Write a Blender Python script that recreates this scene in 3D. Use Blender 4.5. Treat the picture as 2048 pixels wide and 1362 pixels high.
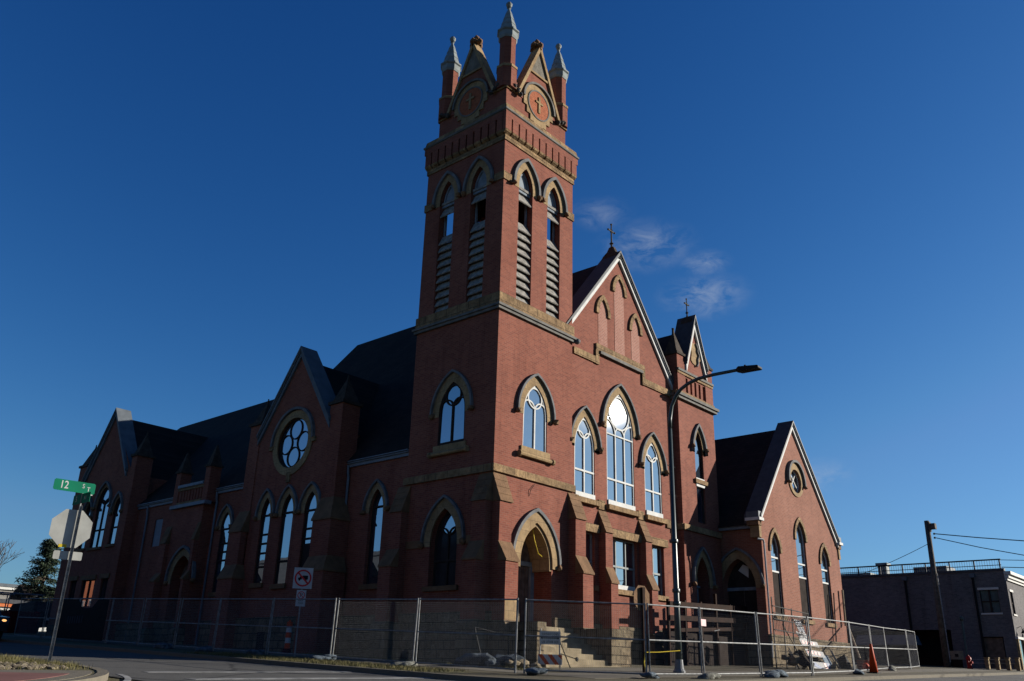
import bpy, bmesh, math, random
from mathutils import Vector, Matrix
from math import radians, sin, cos, pi, sqrt, atan2, tanh

SC = bpy.context.scene
COL = SC.collection
for _o in list(bpy.data.objects):
    bpy.data.objects.remove(_o)

# ------------------------------------------------------------------ camera
EYE = Vector((-22.763, -21.044, 1.30))
RIGHT = Vector((0.665189, -0.746103, 0.029004))
cam_d = bpy.data.cameras.new("camera")
cam = bpy.data.objects.new("camera", cam_d)
COL.objects.link(cam)
cam_d.sensor_width = 36.0
cam_d.lens = 1737.36 / 2048 * 36.0
cam_d.clip_start = 0.05
cam_d.clip_end = 6000
_p, _r, _y = radians(21.112), radians(1.662), radians(48.2366)
_f = Vector((sin(_y) * cos(_p), cos(_y) * cos(_p), sin(_p)))
_rt = Vector((cos(_y), -sin(_y), 0))
_up = _rt.cross(_f)
_r2 = cos(_r) * _rt + sin(_r) * _up
_u2 = -sin(_r) * _rt + cos(_r) * _up
cam.matrix_world = Matrix(((_r2.x, _u2.x, -_f.x, EYE.x), (_r2.y, _u2.y, -_f.y, EYE.y), (_r2.z, _u2.z, -_f.z, EYE.z), (0, 0, 0, 1)))
SC.camera = cam

# ------------------------------------------------------------------ light, sky, exposure
SUN = Vector((0.795, -0.554, 0.286)).normalized()
sun_d = bpy.data.lights.new("sun", 'SUN')
sun_d.energy = 5.0
sun_d.angle = radians(0.5)
sun_d.color = (1.0, 0.93, 0.82)
sun = bpy.data.objects.new("sun", sun_d)
COL.objects.link(sun)
sun.location = (60, -60, 60)
sun.rotation_euler = SUN.to_track_quat('Z', 'Y').to_euler()

W = bpy.data.worlds.new("World")
SC.world = W
W.use_nodes = True
wt = W.node_tree
wt.nodes.clear()
wo = wt.nodes.new('ShaderNodeOutputWorld')
bg = wt.nodes.new('ShaderNodeBackground')
sky = wt.nodes.new('ShaderNodeTexSky')
sky.sky_type = 'NISHITA'
sky.sun_disc = False
sky.sun_elevation = math.asin(SUN.z)
sky.sun_rotation = atan2(SUN.x, SUN.y)
sky.altitude = 200
sky.air_density = 1.0
sky.dust_density = 0.4
sky.ozone_density = 2.5
bg.inputs[1].default_value = 0.05
hsv = wt.nodes.new('ShaderNodeHueSaturation')
hsv.inputs['Saturation'].default_value = 1.0
wt.links.new(sky.outputs[0], hsv.inputs['Color'])
tc = wt.nodes.new('ShaderNodeTexCoord')
nz = wt.nodes.new('ShaderNodeTexNoise')
nz.inputs['Scale'].default_value = 31
nz.inputs['Detail'].default_value = 7
nz.inputs['Roughness'].default_value = 0.62
nz.inputs['Distortion'].default_value = 0.5
mpn = wt.nodes.new('ShaderNodeMapping')
mpn.inputs['Scale'].default_value = (1, 1, 2.0)
wt.links.new(tc.outputs['Generated'], mpn.inputs[0])
wt.links.new(mpn.outputs[0], nz.inputs['Vector'])
acc = None
# thin wisps of cloud: direction, angular size, strength
for c, r, k in (((0.7536, 0.4718, 0.4577), 0.068, 0.42), ((0.806, 0.4328, 0.4037), 0.062, 0.46),
                ((0.7941, 0.4229, 0.4365), 0.036, 0.42), ((0.7095, 0.5055, 0.4911), 0.045, 0.25), ((0.9081, 0.3621, 0.2102), 0.045, 0.28)):
    s = wt.nodes.new('ShaderNodeVectorMath'); s.operation = 'SUBTRACT'
    s.inputs[1].default_value = Vector(c).normalized()
    wt.links.new(tc.outputs['Generated'], s.inputs[0])
    m2 = wt.nodes.new('ShaderNodeVectorMath'); m2.operation = 'MULTIPLY'
    m2.inputs[1].default_value = (1, 1, 2.0)
    wt.links.new(s.outputs[0], m2.inputs[0])
    l = wt.nodes.new('ShaderNodeVectorMath'); l.operation = 'LENGTH'
    wt.links.new(m2.outputs[0], l.inputs[0])
    mr = wt.nodes.new('ShaderNodeMapRange'); mr.interpolation_type = 'SMOOTHSTEP'
    mr.inputs[1].default_value = r; mr.inputs[2].default_value = 0.0
    mr.inputs[3].default_value = 0.0; mr.inputs[4].default_value = k
    wt.links.new(l.outputs['Value'], mr.inputs[0])
    if acc is None:
        acc = mr.outputs[0]
    else:
        a = wt.nodes.new('ShaderNodeMath'); a.operation = 'MAXIMUM'
        wt.links.new(acc, a.inputs[0]); wt.links.new(mr.outputs[0], a.inputs[1])
        acc = a.outputs[0]
nr = wt.nodes.new('ShaderNodeMapRange')
nr.inputs[1].default_value = 0.38; nr.inputs[2].default_value = 0.72
wt.links.new(nz.outputs[0], nr.inputs[0])
mm = wt.nodes.new('ShaderNodeMath'); mm.operation = 'MULTIPLY'
wt.links.new(acc, mm.inputs[0]); wt.links.new(nr.outputs[0], mm.inputs[1])
mx = wt.nodes.new('ShaderNodeMixRGB')
mx.inputs['Color2'].default_value = (4.4, 4.96, 5.76, 1)
wt.links.new(mm.outputs[0], mx.inputs[0])
# deepen the clear winter sky: more contrast and saturation, held back near the sun
sepc = wt.nodes.new('ShaderNodeSeparateColor'); wt.links.new(hsv.outputs[0], sepc.inputs[0])
comc = wt.nodes.new('ShaderNodeCombineColor')
for _i, (_k, _g, _m) in enumerate(((.21, 2.036, .464), (.462, 1.4, .736), (.928, 1.075, 1.032))):
    pw = wt.nodes.new('ShaderNodeMath'); pw.operation = 'POWER'; pw.inputs[1].default_value = _g
    wt.links.new(sepc.outputs[_i], pw.inputs[0])
    ml = wt.nodes.new('ShaderNodeMath'); ml.operation = 'MULTIPLY'; ml.inputs[1].default_value = _k
    wt.links.new(pw.outputs[0], ml.inputs[0])
    m3 = wt.nodes.new('ShaderNodeMath'); m3.operation = 'MULTIPLY'; m3.inputs[1].default_value = _m
    wt.links.new(sepc.outputs[_i], m3.inputs[0])
    mn = wt.nodes.new('ShaderNodeMath'); mn.operation = 'MINIMUM'
    wt.links.new(ml.outputs[0], mn.inputs[0]); wt.links.new(m3.outputs[0], mn.inputs[1])
    wt.links.new(mn.outputs[0], comc.inputs[_i])
wt.links.new(comc.outputs[0], mx.inputs['Color1'])
wt.links.new(mx.outputs[0], bg.inputs[0])
wt.links.new(bg.outputs[0], wo.inputs[0])

SC.view_settings.view_transform = 'Standard'
SC.view_settings.look = 'None'
SC.view_settings.exposure = 1.12
SC.view_settings.gamma = 1.0
try:
    SC.cycles.max_bounces = 6
    SC.cycles.sample_clamp_indirect = 4.0
except Exception:
    pass

# ------------------------------------------------------------------ materials
def _nt(name):
    m = bpy.data.materials.new(name)
    m.use_nodes = True
    t = m.node_tree
    return m, t, t.nodes['Principled BSDF']

def _mix(t, fac, a, b, mode='MIX'):
    n = t.nodes.new('ShaderNodeMixRGB'); n.blend_type = mode
    for i, v in ((0, fac), (1, a), (2, b)):
        if isinstance(v, (int, float)):
            n.inputs[i].default_value = v
        elif isinstance(v, tuple):
            n.inputs[i].default_value = (*v[:3], 1)
        else:
            t.links.new(v, n.inputs[i])
    return n.outputs[0]

def _noise(t, scale, detail=4, rough=.55, vec=None, lo=.35, hi=.65, stretch=None):
    n = t.nodes.new('ShaderNodeTexNoise')
    n.inputs['Scale'].default_value = scale
    n.inputs['Detail'].default_value = detail
    n.inputs['Roughness'].default_value = rough
    g = t.nodes.new('ShaderNodeNewGeometry')
    v = g.outputs['Position'] if vec is None else vec
    if stretch:
        mp = t.nodes.new('ShaderNodeVectorMath'); mp.operation = 'MULTIPLY'
        mp.inputs[1].default_value = stretch
        t.links.new(v, mp.inputs[0]); v = mp.outputs[0]
    t.links.new(v, n.inputs['Vector'])
    r = t.nodes.new('ShaderNodeMapRange')
    r.inputs[1].default_value = lo; r.inputs[2].default_value = hi
    t.links.new(n.outputs[0], r.inputs[0])
    return r.outputs[0]

def _wallvec(t):
    g = t.nodes.new('ShaderNodeNewGeometry')
    s = t.nodes.new('ShaderNodeSeparateXYZ'); t.links.new(g.outputs['Position'], s.inputs[0])
    a = t.nodes.new('ShaderNodeMath'); a.operation = 'ADD'
    t.links.new(s.outputs[0], a.inputs[0]); t.links.new(s.outputs[1], a.inputs[1])
    c = t.nodes.new('ShaderNodeCombineXYZ')
    t.links.new(a.outputs[0], c.inputs[0]); t.links.new(s.outputs[2], c.inputs[1])
    return c.outputs[0]

def _bump(t, b, h, strength, dist):
    n = t.nodes.new('ShaderNodeBump')
    n.inputs['Strength'].default_value = strength
    n.inputs['Distance'].default_value = dist
    t.links.new(h, n.inputs['Height'])
    t.links.new(n.outputs[0], b.inputs['Normal'])

KA = .8   # overall reflectance of the scene's painted and mineral surfaces
def _k(c): return tuple(x * KA for x in c)
def plain(name, c, rough=.7, metal=0., var=.12, scale=3., bump=0., spec=.1):
    m, t, b = _nt(name); c = _k(c)
    f = _noise(t, scale, 5)
    t.links.new(_mix(t, f, tuple(x * (1 - var) for x in c), tuple(min(1, x * (1 + var)) for x in c)), b.inputs['Base Color'])
    b.inputs['Roughness'].default_value = rough
    b.inputs['Metallic'].default_value = metal
    b.inputs['Specular IOR Level'].default_value = spec
    if bump:
        _bump(t, b, _noise(t, scale * 6, 6), bump, .03)
    return m

def masonry(name, c1, c2, mort, bw, bh, ms, stain, var_scale=.5, bump=.5, bdist=.01, rough=.85, noise_k=.35, noise_s=9.):
    m, t, b = _nt(name); c1, c2, mort = _k(c1), _k(c2), _k(mort)
    v = _wallvec(t)
    br = t.nodes.new('ShaderNodeTexBrick')
    br.inputs['Color1'].default_value = (*c1, 1)
    br.inputs['Color2'].default_value = (*c2, 1)
    br.inputs['Mortar'].default_value = (*mort, 1)
    br.inputs['Scale'].default_value = 1.0
    br.inputs['Mortar Size'].default_value = ms
    br.inputs['Mortar Smooth'].default_value = .3
    br.inputs['Brick Width'].default_value = bw
    br.inputs['Row Height'].default_value = bh
    t.links.new(v, br.inputs['Vector'])
    col = br.outputs['Color']
    big = _noise(t, var_scale, 6, .6, lo=.3, hi=.7)
    col = _mix(t, big, col, _mix(t, 1.0, col, stain, 'MULTIPLY'))
    pale = _noise(t, .33, 7, .68, lo=.56, hi=.80)
    col = _mix(t, pale, col, _mix(t, 1.0, col, (1.28, 1.34, 1.38), 'MULTIPLY'))
    streak = _noise(t, 1.0, 5, .6, lo=.52, hi=.78, stretch=(2.2, 2.2, .22))
    col = _mix(t, streak, col, _mix(t, 1.0, col, (.72, .68, .68), 'MULTIPLY'))
    fine = _noise(t, noise_s, 6, .65, lo=.2, hi=.8)
    col = _mix(t, noise_k, col, _mix(t, fine, (.35, .33, .33), (1.6, 1.55, 1.5)), 'MULTIPLY')
    t.links.new(col, b.inputs['Base Color'])
    b.inputs['Roughness'].default_value = rough
    b.inputs['Specular IOR Level'].default_value = .08
    if bump:
        h = _mix(t, .5, br.outputs['Fac'], fine)
        inv = t.nodes.new('ShaderNodeInvert'); t.links.new(br.outputs['Fac'], inv.inputs[1])
        h = _mix(t, .55, inv.outputs[0], fine)
        _bump(t, b, h, bump, bdist)
    return m

MAT = {}
MAT['brick'] = masonry('red_brick', (.245, .082, .054), (.175, .056, .039), (.215, .115, .085), .225, .076, .009, (.80, .73, .70), bump=.25, noise_k=.2)
MAT['brick_wing'] = masonry('paler_orange_brick', (.265, .105, .068), (.20, .076, .05), (.245, .15, .115), .225, .076, .010, (.84, .78, .74), bump=.25, noise_k=.2)
MAT['brick_infill'] = masonry('pale_brick_infill', (.30, .135, .10), (.25, .105, .078), (.33, .22, .18), .225, .076, .014, (.9, .85, .85), bump=.25)
MAT['sandstone'] = masonry('tan_sandstone', (.33, .225, .12), (.225, .155, .085), (.09, .065, .045), .62, .34, .010, (.55, .52, .50), 1.6, .9, .06, noise_k=.75, noise_s=6.)
MAT['arch_stone'] = masonry('smooth_tan_stone', (.335, .24, .13), (.28, .20, .11), (.17, .12, .075), .5, .42, .010, (.70, .67, .64), 1.3, .3, .01, noise_k=.5)
MAT['brown_stone'] = plain('brown_weathering_stone', (0.1575, 0.09135, 0.04914), .85, var=.2, scale=2.5, bump=.3)
MAT['limestone'] = masonry('rock_faced_limestone', (.235, .19, .125), (.165, .135, .09), (.06, .05, .038), .62, .30, .018, (.58, .56, .54), 1.2, 1.0, .11, noise_k=.8, noise_s=6.)
MAT['slate'] = plain('dark_grey_hood', (.125, .127, .13), .85, var=.25)
MAT['hoodlight'] = plain('grey_moulding', (.12, .115, .105), .8, var=.25)
MAT['coping'] = plain('grey_metal_coping', (.10, .115, .13), .6, var=.15, scale=2)
MAT['coping_dark'] = plain('dark_metal_coping', (.055, .058, .064), .6, var=.15)
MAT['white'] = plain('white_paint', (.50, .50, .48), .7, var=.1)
MAT['zinc'] = plain('pale_zinc', (.20, .225, .225), .6, var=.15, scale=4)
MAT['gutter'] = plain('blue_grey_gutter', (.15, .17, .20), .5, var=.12)
MAT['terracotta'] = plain('red_terracotta', (0.2772, 0.08505, 0.03906), .8, var=.2, scale=9, bump=.3)
MAT['rust'] = plain('iron_cross', (.055, .052, .05), .8, var=.2)
MAT['louver'] = plain('weathered_grey_wood', (0.2079, 0.1953, 0.1764), .8, var=.35, scale=6)
MAT['board'] = plain('blue_grey_board', (.17, .20, .23), .7, var=.2, scale=3)
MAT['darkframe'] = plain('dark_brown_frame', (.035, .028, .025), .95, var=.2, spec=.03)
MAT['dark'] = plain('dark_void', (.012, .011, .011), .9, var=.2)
MAT['door'] = plain('weathered_brown_door', (.12, .085, .065), .75, var=.3, scale=4)
MAT['ply'] = plain('plywood', (0.2835, 0.2016, 0.1134), .8, var=.2, scale=5)
MAT['concrete'] = plain('worn_stone_steps', (.215, .175, .115), .9, var=.25, scale=1.6, bump=.4)
MAT['galv'] = plain('galvanised_steel', (.21, .215, .215), .6, .2, var=.3, scale=9)
MAT['galvdull'] = plain('dull_galvanised_wire', (.20, .205, .21), .6, .2, var=.2, scale=9)
MAT['lampgreen'] = plain('dark_green_pole_paint', (.022, .035, .033), .38, var=.15, spec=.5)
MAT['black'] = plain('black_paint', (.012, .012, .013), .7, var=.1, spec=.08)
MAT['alu'] = plain('bare_aluminium_sign_back', (.46, .46, .42), .6, .1, var=.1, scale=2.5)
MAT['signgreen'] = plain('green_sign_sheeting', (.0, .14, .075), .6, var=.08)
MAT['signwhite'] = plain('white_sign_sheeting', (.42, .42, .42), .6, var=.12)
MAT['signred'] = plain('red_sign_sheeting', (.50, .02, .025), .4, var=.05)
MAT['orange'] = plain('orange_plastic', (.48, .055, .01), .6, var=.12)
MAT['yellow'] = plain('yellow_tape', (.70, .52, .04), .5, var=.1)
MAT['blue'] = plain('blue_print', (.06, .12, .28), .5, var=.1)
MAT['paleblue'] = plain('pale_blue_board', (.20, .27, .34), .7, var=.15)
MAT['pink'] = plain('pale_pink_sign', (.75, .50, .50), .5, var=.1)
MAT['wood'] = plain('brown_timber', (.024, .011, .007), .9, var=.35, scale=3)  # brown deepened so the ramp's shade sits in the wood colour
MAT['palewood'] = plain('pale_timber', (0.2835, 0.2268, 0.1512), .8, var=.25, scale=3)
MAT['pole'] = plain('utility_pole_wood', (.10, .085, .07), .85, var=.3, scale=5, bump=.3)
MAT['rubber'] = plain('black_rubber', (.02, .02, .02), .8, var=.2)
MAT['sack'] = plain('sandbag_cloth', (.19, .19, .165), .9, var=.45, scale=7, bump=.8)
MAT['sackblue'] = plain('blue_grey_sandbag_cloth', (.10, .125, .15), .9, var=.4, scale=7, bump=.6)
MAT['rubble'] = plain('broken_stone', (0.2268, 0.1827, 0.1197), .9, var=.4, scale=5, bump=.7)
MAT['tarp'] = plain('blue_grey_tarp', (.05, .062, .075), .8, var=.4, scale=4, bump=.6)
MAT['banner'] = plain('black_mesh_fabric', (.012, .012, .014), .9, var=.2)
MAT['fadedlogo'] = plain('faded_blue_print', (.03, .042, .06), .9, var=.2)
MAT['carpaint'] = plain('dark_blue_car_paint', (.012, .016, .022), .25, var=.05, spec=.6)
MAT['vanpaint'] = plain('charcoal_van_paint', (.010, .011, .012), .75, var=.05, spec=.04)
MAT['maroon'] = plain('dark_red_paint', (.07, .008, .01), .8, var=.2, spec=.05)
MAT['hydrant'] = plain('red_hydrant_paint', (.30, .015, .012), .5, var=.1)
MAT['bark'] = plain('tree_bark', (.085, .065, .05), .9, var=.3, scale=8)
MAT['needle'] = plain('spruce_needles', (.035, .052, .032), .8, var=.45, scale=3)
MAT['blade'] = plain('dry_winter_grass', (0.1197, 0.1071, 0.04725), .9, var=.45, scale=2)
MAT['rockbed'] = plain('river_stones', (.155, .13, .095), .9, var=.6, scale=9)
MAT['tactile'] = plain('red_tactile_paving', (.17, .085, .075), .9, var=.15, scale=3)
MAT['roadpaint'] = plain('worn_white_road_paint', (.22, .22, .215), .9, var=.4, scale=2.5)
MAT['greybrick'] = masonry('grey_brown_brick', (.155, .142, .14), (.10, .096, .098), (.16, .152, .152), .24, .08, .01, (.7, .7, .72), .4, .3)
MAT['creamtrim'] = plain('cream_trim', (0.4836, 0.468, 0.429), .6, var=.06)
MAT['tanstone'] = masonry('tan_veneer_stone', (0.3465, 0.2646, 0.1512), (0.2646, 0.189, 0.1008), (0.189, 0.1512, 0.1008), .35, .2, .012, (.7, .68, .62), 1.2, .8, .04)
MAT['whitewall'] = plain('white_siding', (.55, .55, .52), .7, var=.05)
MAT['greyhouse'] = plain('grey_house_wall', (.20, .19, .175), .8, var=.15)
MAT['redbrown'] = plain('orange_brown_band', (.48, .14, .05), .6, var=.1)

def _roof():
    m, t, b = _nt('dark_shingle')
    g = t.nodes.new('ShaderNodeNewGeometry')
    s = t.nodes.new('ShaderNodeSeparateXYZ'); t.links.new(g.outputs['Position'], s.inputs[0])
    c = t.nodes.new('ShaderNodeCombineXYZ')
    t.links.new(s.outputs[1], c.inputs[0]); t.links.new(s.outputs[2], c.inputs[1])
    br = t.nodes.new('ShaderNodeTexBrick')
    br.inputs['Color1'].default_value = (.021, .014, .010, 1)
    br.inputs['Color2'].default_value = (.012, .0085, .0065, 1)
    br.inputs['Mortar'].default_value = (.007, .006, .006, 1)
    br.inputs['Scale'].default_value = 1
    br.inputs['Brick Width'].default_value = .3
    br.inputs['Row Height'].default_value = .15
    br.inputs['Mortar Size'].default_value = .012
    t.links.new(c.outputs[0], br.inputs['Vector'])
    col = _mix(t, .5, br.outputs[0], _mix(t, _noise(t, .8, 6), (.5, .5, .5), (1.5, 1.5, 1.5)), 'MULTIPLY')
    t.links.new(col, b.inputs['Base Color'])
    b.inputs['Roughness'].default_value = .9
    b.inputs['Specular IOR Level'].default_value = .15
    return m
MAT['roof'] = _roof()

def glass(name, refl, tint=(.75, .82, .9), dark=(.012, .016, .022), rough=.03, wob=.02):
    m, t, b = _nt(name)
    t.nodes.remove(b)
    out = t.nodes['Material Output']
    d = t.nodes.new('ShaderNodeBsdfDiffuse')
    f = _noise(t, 2.2, 5, lo=.3, hi=.8)
    t.links.new(_mix(t, f, dark, tuple(x * 2.2 for x in dark)), d.inputs[0])
    gl = t.nodes.new('ShaderNodeBsdfGlossy'); gl.inputs[0].default_value = (*tint, 1)
    gl.inputs['Roughness'].default_value = rough
    gl.distribution = 'BECKMANN'
    mxs = t.nodes.new('ShaderNodeMixShader')
    lw = t.nodes.new('ShaderNodeFresnel'); lw.inputs[0].default_value = 1.5
    a = t.nodes.new('ShaderNodeMath'); a.operation = 'ADD'; a.use_clamp = True
    a.inputs[1].default_value = refl
    t.links.new(lw.outputs[0], a.inputs[0]); t.links.new(a.outputs[0], mxs.inputs[0])
    gs = gl.outputs[0]
    if wob:
        g2 = t.nodes.new('ShaderNodeBsdfGlossy'); g2.distribution = 'GGX'; g2.inputs['Roughness'].default_value = .06
        g2.inputs[0].default_value = (1, .97, .9, 1)
        mg = t.nodes.new('ShaderNodeMixShader'); mg.inputs[0].default_value = .004
        t.links.new(gl.outputs[0], mg.inputs[1]); t.links.new(g2.outputs[0], mg.inputs[2]); gs = mg.outputs[0]
    t.links.new(d.outputs[0], mxs.inputs[1]); t.links.new(gs, mxs.inputs[2])
    t.links.new(mxs.outputs[0], out.inputs[0])
    if wob:
        bp = t.nodes.new('ShaderNodeBump'); bp.inputs['Strength'].default_value = wob; bp.inputs['Distance'].default_value = .1
        t.links.new(_noise(t, 1.1, 2, lo=0, hi=1), bp.inputs['Height'])
        t.links.new(bp.outputs[0], gl.inputs['Normal'])
    return m
MAT['glass'] = glass('window_glass', .30, rough=.026, wob=.008)
MAT['dark_stone'] = plain('soot_dark_stone', (.052, .041, .033), .9, var=.3, scale=4, bump=.4)
MAT['grey_stone'] = plain('grey_weathered_stone', (.15, .135, .11), .9, var=.25, scale=3, bump=.3)
MAT['farglass'] = glass('dark_room_glass', -.03, dark=(.02, .045, .05), rough=.1, wob=0)
MAT['glass_old'] = glass('leaded_dark_glass', -.045, dark=(.012, .012, .014), rough=.08)
MAT['carglass'] = glass('car_glass', .02, wob=0)
MAT['headlight'] = None

def emit(name, c, s):
    m, t, b = _nt(name)
    b.inputs['Base Color'].default_value = (*c, 1)
    b.inputs['Emission Color'].default_value = (*c, 1)
    b.inputs['Emission Strength'].default_value = s
    return m
MAT['headlight'] = emit('lit_headlight', (1, .5, .16), .65)
MAT['taillight'] = plain('red_tail_light', (.25, .01, .01), .3)

def ground_mat(name, cols, scale, bump=.3, patch=.25):
    m, t, b = _nt(name); cols = [_k(c) for c in cols]
    f = _noise(t, scale, 8, .7, lo=.3, hi=.7)
    f2 = _noise(t, patch, 4, .6, lo=.35, hi=.65)
    c = _mix(t, f, cols[0], cols[1])
    c = _mix(t, f2, c, _mix(t, f, cols[1], cols[2]))
    t.links.new(c, b.inputs['Base Color'])
    b.inputs['Roughness'].default_value = .95
    b.inputs['Specular IOR Level'].default_value = .2
    _bump(t, b, f, bump, .05)
    return m
MAT['dirt'] = ground_mat('bare_earth_and_dead_grass', ((0.0693, 0.0567, 0.0378), (0.1071, 0.09135, 0.0504), (0.04725, 0.04095, 0.02835)), 3.)
MAT['grass'] = ground_mat('winter_lawn', ((0.0819, 0.07875, 0.03465), (0.1197, 0.104, 0.04725), (0.063, 0.05355, 0.02835)), 5.)
MAT['asphalt'] = ground_mat('worn_asphalt', ((0.06615, 0.06426, 0.06174), (0.0945, 0.09198, 0.08694), (0.05355, 0.05229, 0.0504)), 2.2, .2, .35)
_t = MAT['asphalt'].node_tree; _b = _t.nodes['Principled BSDF']
_src = _b.inputs['Base Color'].links[0].from_socket
_g = _t.nodes.new('ShaderNodeNewGeometry')
_nz = _t.nodes.new('ShaderNodeTexNoise'); _nz.inputs['Scale'].default_value = .9; _nz.inputs['Detail'].default_value = 5
_t.links.new(_g.outputs['Position'], _nz.inputs['Vector'])
_wv = _mix(_t, .35, _g.outputs['Position'], _nz.outputs['Color'], 'ADD')
_vo = _t.nodes.new('ShaderNodeTexVoronoi'); _vo.feature = 'DISTANCE_TO_EDGE'; _vo.inputs['Scale'].default_value = .23
_t.links.new(_wv, _vo.inputs['Vector'])
_mr = _t.nodes.new('ShaderNodeMapRange'); _mr.inputs[1].default_value = .006; _mr.inputs[2].default_value = .018; _mr.inputs[3].default_value = .8; _mr.inputs[4].default_value = 0.
_t.links.new(_vo.outputs['Distance'], _mr.inputs[0])
_c2 = _mix(_t, _mr.outputs[0], _src, (.016, .016, .017))
_gr = _noise(_t, 60., 3, .7, lo=.3, hi=.7)
_c2 = _mix(_t, .5, _c2, _mix(_t, _gr, (.4, .4, .4), (1.6, 1.6, 1.55)), 'MULTIPLY')
_t.links.new(_c2, _b.inputs['Base Color'])
MAT['walk'] = ground_mat('old_concrete_walk', ((.125, .11, .085), (.17, .15, .115), (.095, .085, .065)), 2.)

# ------------------------------------------------------------------ mesh helpers
class MB:
    """collects shapes (world coordinates) and becomes ONE mesh object"""
    def __init__(s):
        s.bm = bmesh.new(); s.mats = []
    def mi(s, m):
        if m not in s.mats: s.mats.append(m)
        return s.mats.index(m)
    def face(s, pts, m):
        vs = [s.bm.verts.new(p) for p in pts]
        try:
            f = s.bm.faces.new(vs)
        except ValueError:
            return None
        f.material_index = s.mi(m)
        return f
    def box(s, x0, x1, y0, y1, z0, z1, m):
        s.loft([[(x0, y0, z0), (x1, y0, z0), (x1, y1, z0), (x0, y1, z0)], [(x0, y0, z1), (x1, y0, z1), (x1, y1, z1), (x0, y1, z1)]], m)
    def loft(s, rings, m, cap=True, closed=True):
        k = s.mi(m)
        R = [[s.bm.verts.new(p) for p in r] for r in rings]
        n = len(R[0])
        for a, b in zip(R, R[1:]):
            for i in range(n if closed else n - 1):
                j = (i + 1) % n
                try:
                    f = s.bm.faces.new((a[i], a[j], b[j], b[i])); f.material_index = k
                except ValueError: pass
        if cap:
            for r in (R[0], R[-1]):
                try:
                    f = s.bm.faces.new(r); f.material_index = k
                except ValueError: pass
    def stack(s, rows, m):
        """rows of (z, x0, x1, y0, y1)"""
        s.loft([[(a, c, z), (b, c, z), (b, d, z), (a, d, z)] for z, a, b, c, d in rows], m)
    def lathe(s, cx, cy, rows, m, n=12, ph=0.):
        s.loft([[(cx + r * cos(ph + 2 * pi * i / n), cy + r * sin(ph + 2 * pi * i / n), z) for i in range(n)] for r, z in rows], m)
    def tube(s, pts, r, m, n=6, r1=None):
        pts = [Vector(p) for p in pts]
        rings = []
        for i, p in enumerate(pts):
            d = (pts[min(i + 1, len(pts) - 1)] - pts[max(i - 1, 0)]).normalized()
            u = d.cross(Vector((0, 0, 1)))
            if u.length < 1e-3: u = Vector((1, 0, 0))
            u.normalize(); v = d.cross(u)
            rr = r if r1 is None else r + (r1 - r) * i / (len(pts) - 1)
            rings.append([p + rr * (cos(2 * pi * k / n) * u + sin(2 * pi * k / n) * v) for k in range(n)])
        s.loft(rings, m)
    def prism(s, f, pts, d0, d1, m):
        k = s.mi(m)
        a = [s.bm.verts.new(f(u, z, d0)) for u, z in pts]
        b = [s.bm.verts.new(f(u, z, d1)) for u, z in pts]
        n = len(pts)
        for i in range(n):
            j = (i + 1) % n
            try:
                q = s.bm.faces.new((a[i], a[j], b[j], b[i])); q.material_index = k
            except ValueError: pass
        for r in (a, b):
            try:
                q = s.bm.faces.new(r); q.material_index = k
            except ValueError: pass
    def rect(s, f, u0, u1, z0, z1, d0, d1, m):
        s.prism(f, [(u0, z0), (u1, z0), (u1, z1), (u0, z1)], d0, d1, m)
    def band(s, f, ia, oa, d0, d1, m, closed=False):
        """solid strip between two polylines of equal length"""
        k = s.mi(m)
        V = [[s.bm.verts.new(f(u, z, d)) for u, z in P] for P in (ia, oa) for d in (d0, d1)]
        n = len(ia)
        q = [(0, 1), (1, 3), (3, 2), (2, 0)]
        for i in range(n if closed else n - 1):
            j = (i + 1) % n
            for a, b in q:
                x = s.bm.faces.new((V[a][i], V[a][j], V[b][j], V[b][i])); x.material_index = k
        if not closed:
            for i in (0, n - 1):
                x = s.bm.faces.new((V[0][i], V[1][i], V[3][i], V[2][i])); x.material_index = k
    def line(s, f, pts, w, d0, d1, m, closed=False):
        n = len(pts); ia = []; oa = []
        for i in range(n):
            if closed: a, b = pts[i - 1], pts[(i + 1) % n]
            else: a, b = pts[max(i - 1, 0)], pts[min(i + 1, n - 1)]
            du, dz = b[0] - a[0], b[1] - a[1]
            L = sqrt(du * du + dz * dz) or 1
            nx, nzv = -dz / L * w / 2, du / L * w / 2
            ia.append((pts[i][0] - nx, pts[i][1] - nzv)); oa.append((pts[i][0] + nx, pts[i][1] + nzv))
        s.band(f, ia, oa, d0, d1, m, closed)
    def wall(s, f, outline, holes, m, reveal=.35, rm=None):
        """a sheet of wall with real openings and their reveals"""
        k = s.mi(m); kr = s.mi(rm or m)
        t = bmesh.new()
        ed = []
        for L in [outline] + [h if not isinstance(h, tuple) or len(h) != 2 or not isinstance(h[1], float) else h[0] for h in holes]:
            vs = [t.verts.new((u, z, 0)) for u, z in L]
            for i in range(len(vs)):
                ed.append(t.edges.new((vs[i], vs[(i + 1) % len(vs)])))
        bmesh.ops.triangle_fill(t, use_beauty=True, use_dissolve=False, edges=ed)
        mp = {}
        for v in t.verts:
            mp[v] = s.bm.verts.new(f(v.co.x, v.co.y, 0))
        for q in t.faces:
            x = s.bm.faces.new([mp[v] for v in q.verts]); x.material_index = k
        t.free()
        for h in holes:
            rv = reveal
            if isinstance(h, tuple) and len(h) == 2 and isinstance(h[1], float):
                h, rv = h
            n = len(h)
            a = [s.bm.verts.new(f(u, z, 0)) for u, z in h]
            b = [s.bm.verts.new(f(u, z, -rv)) for u, z in h]
            for i in range(n):
                j = (i + 1) % n
                x = s.bm.faces.new((a[i], a[j], b[j], b[i])); x.material_index = kr
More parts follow.
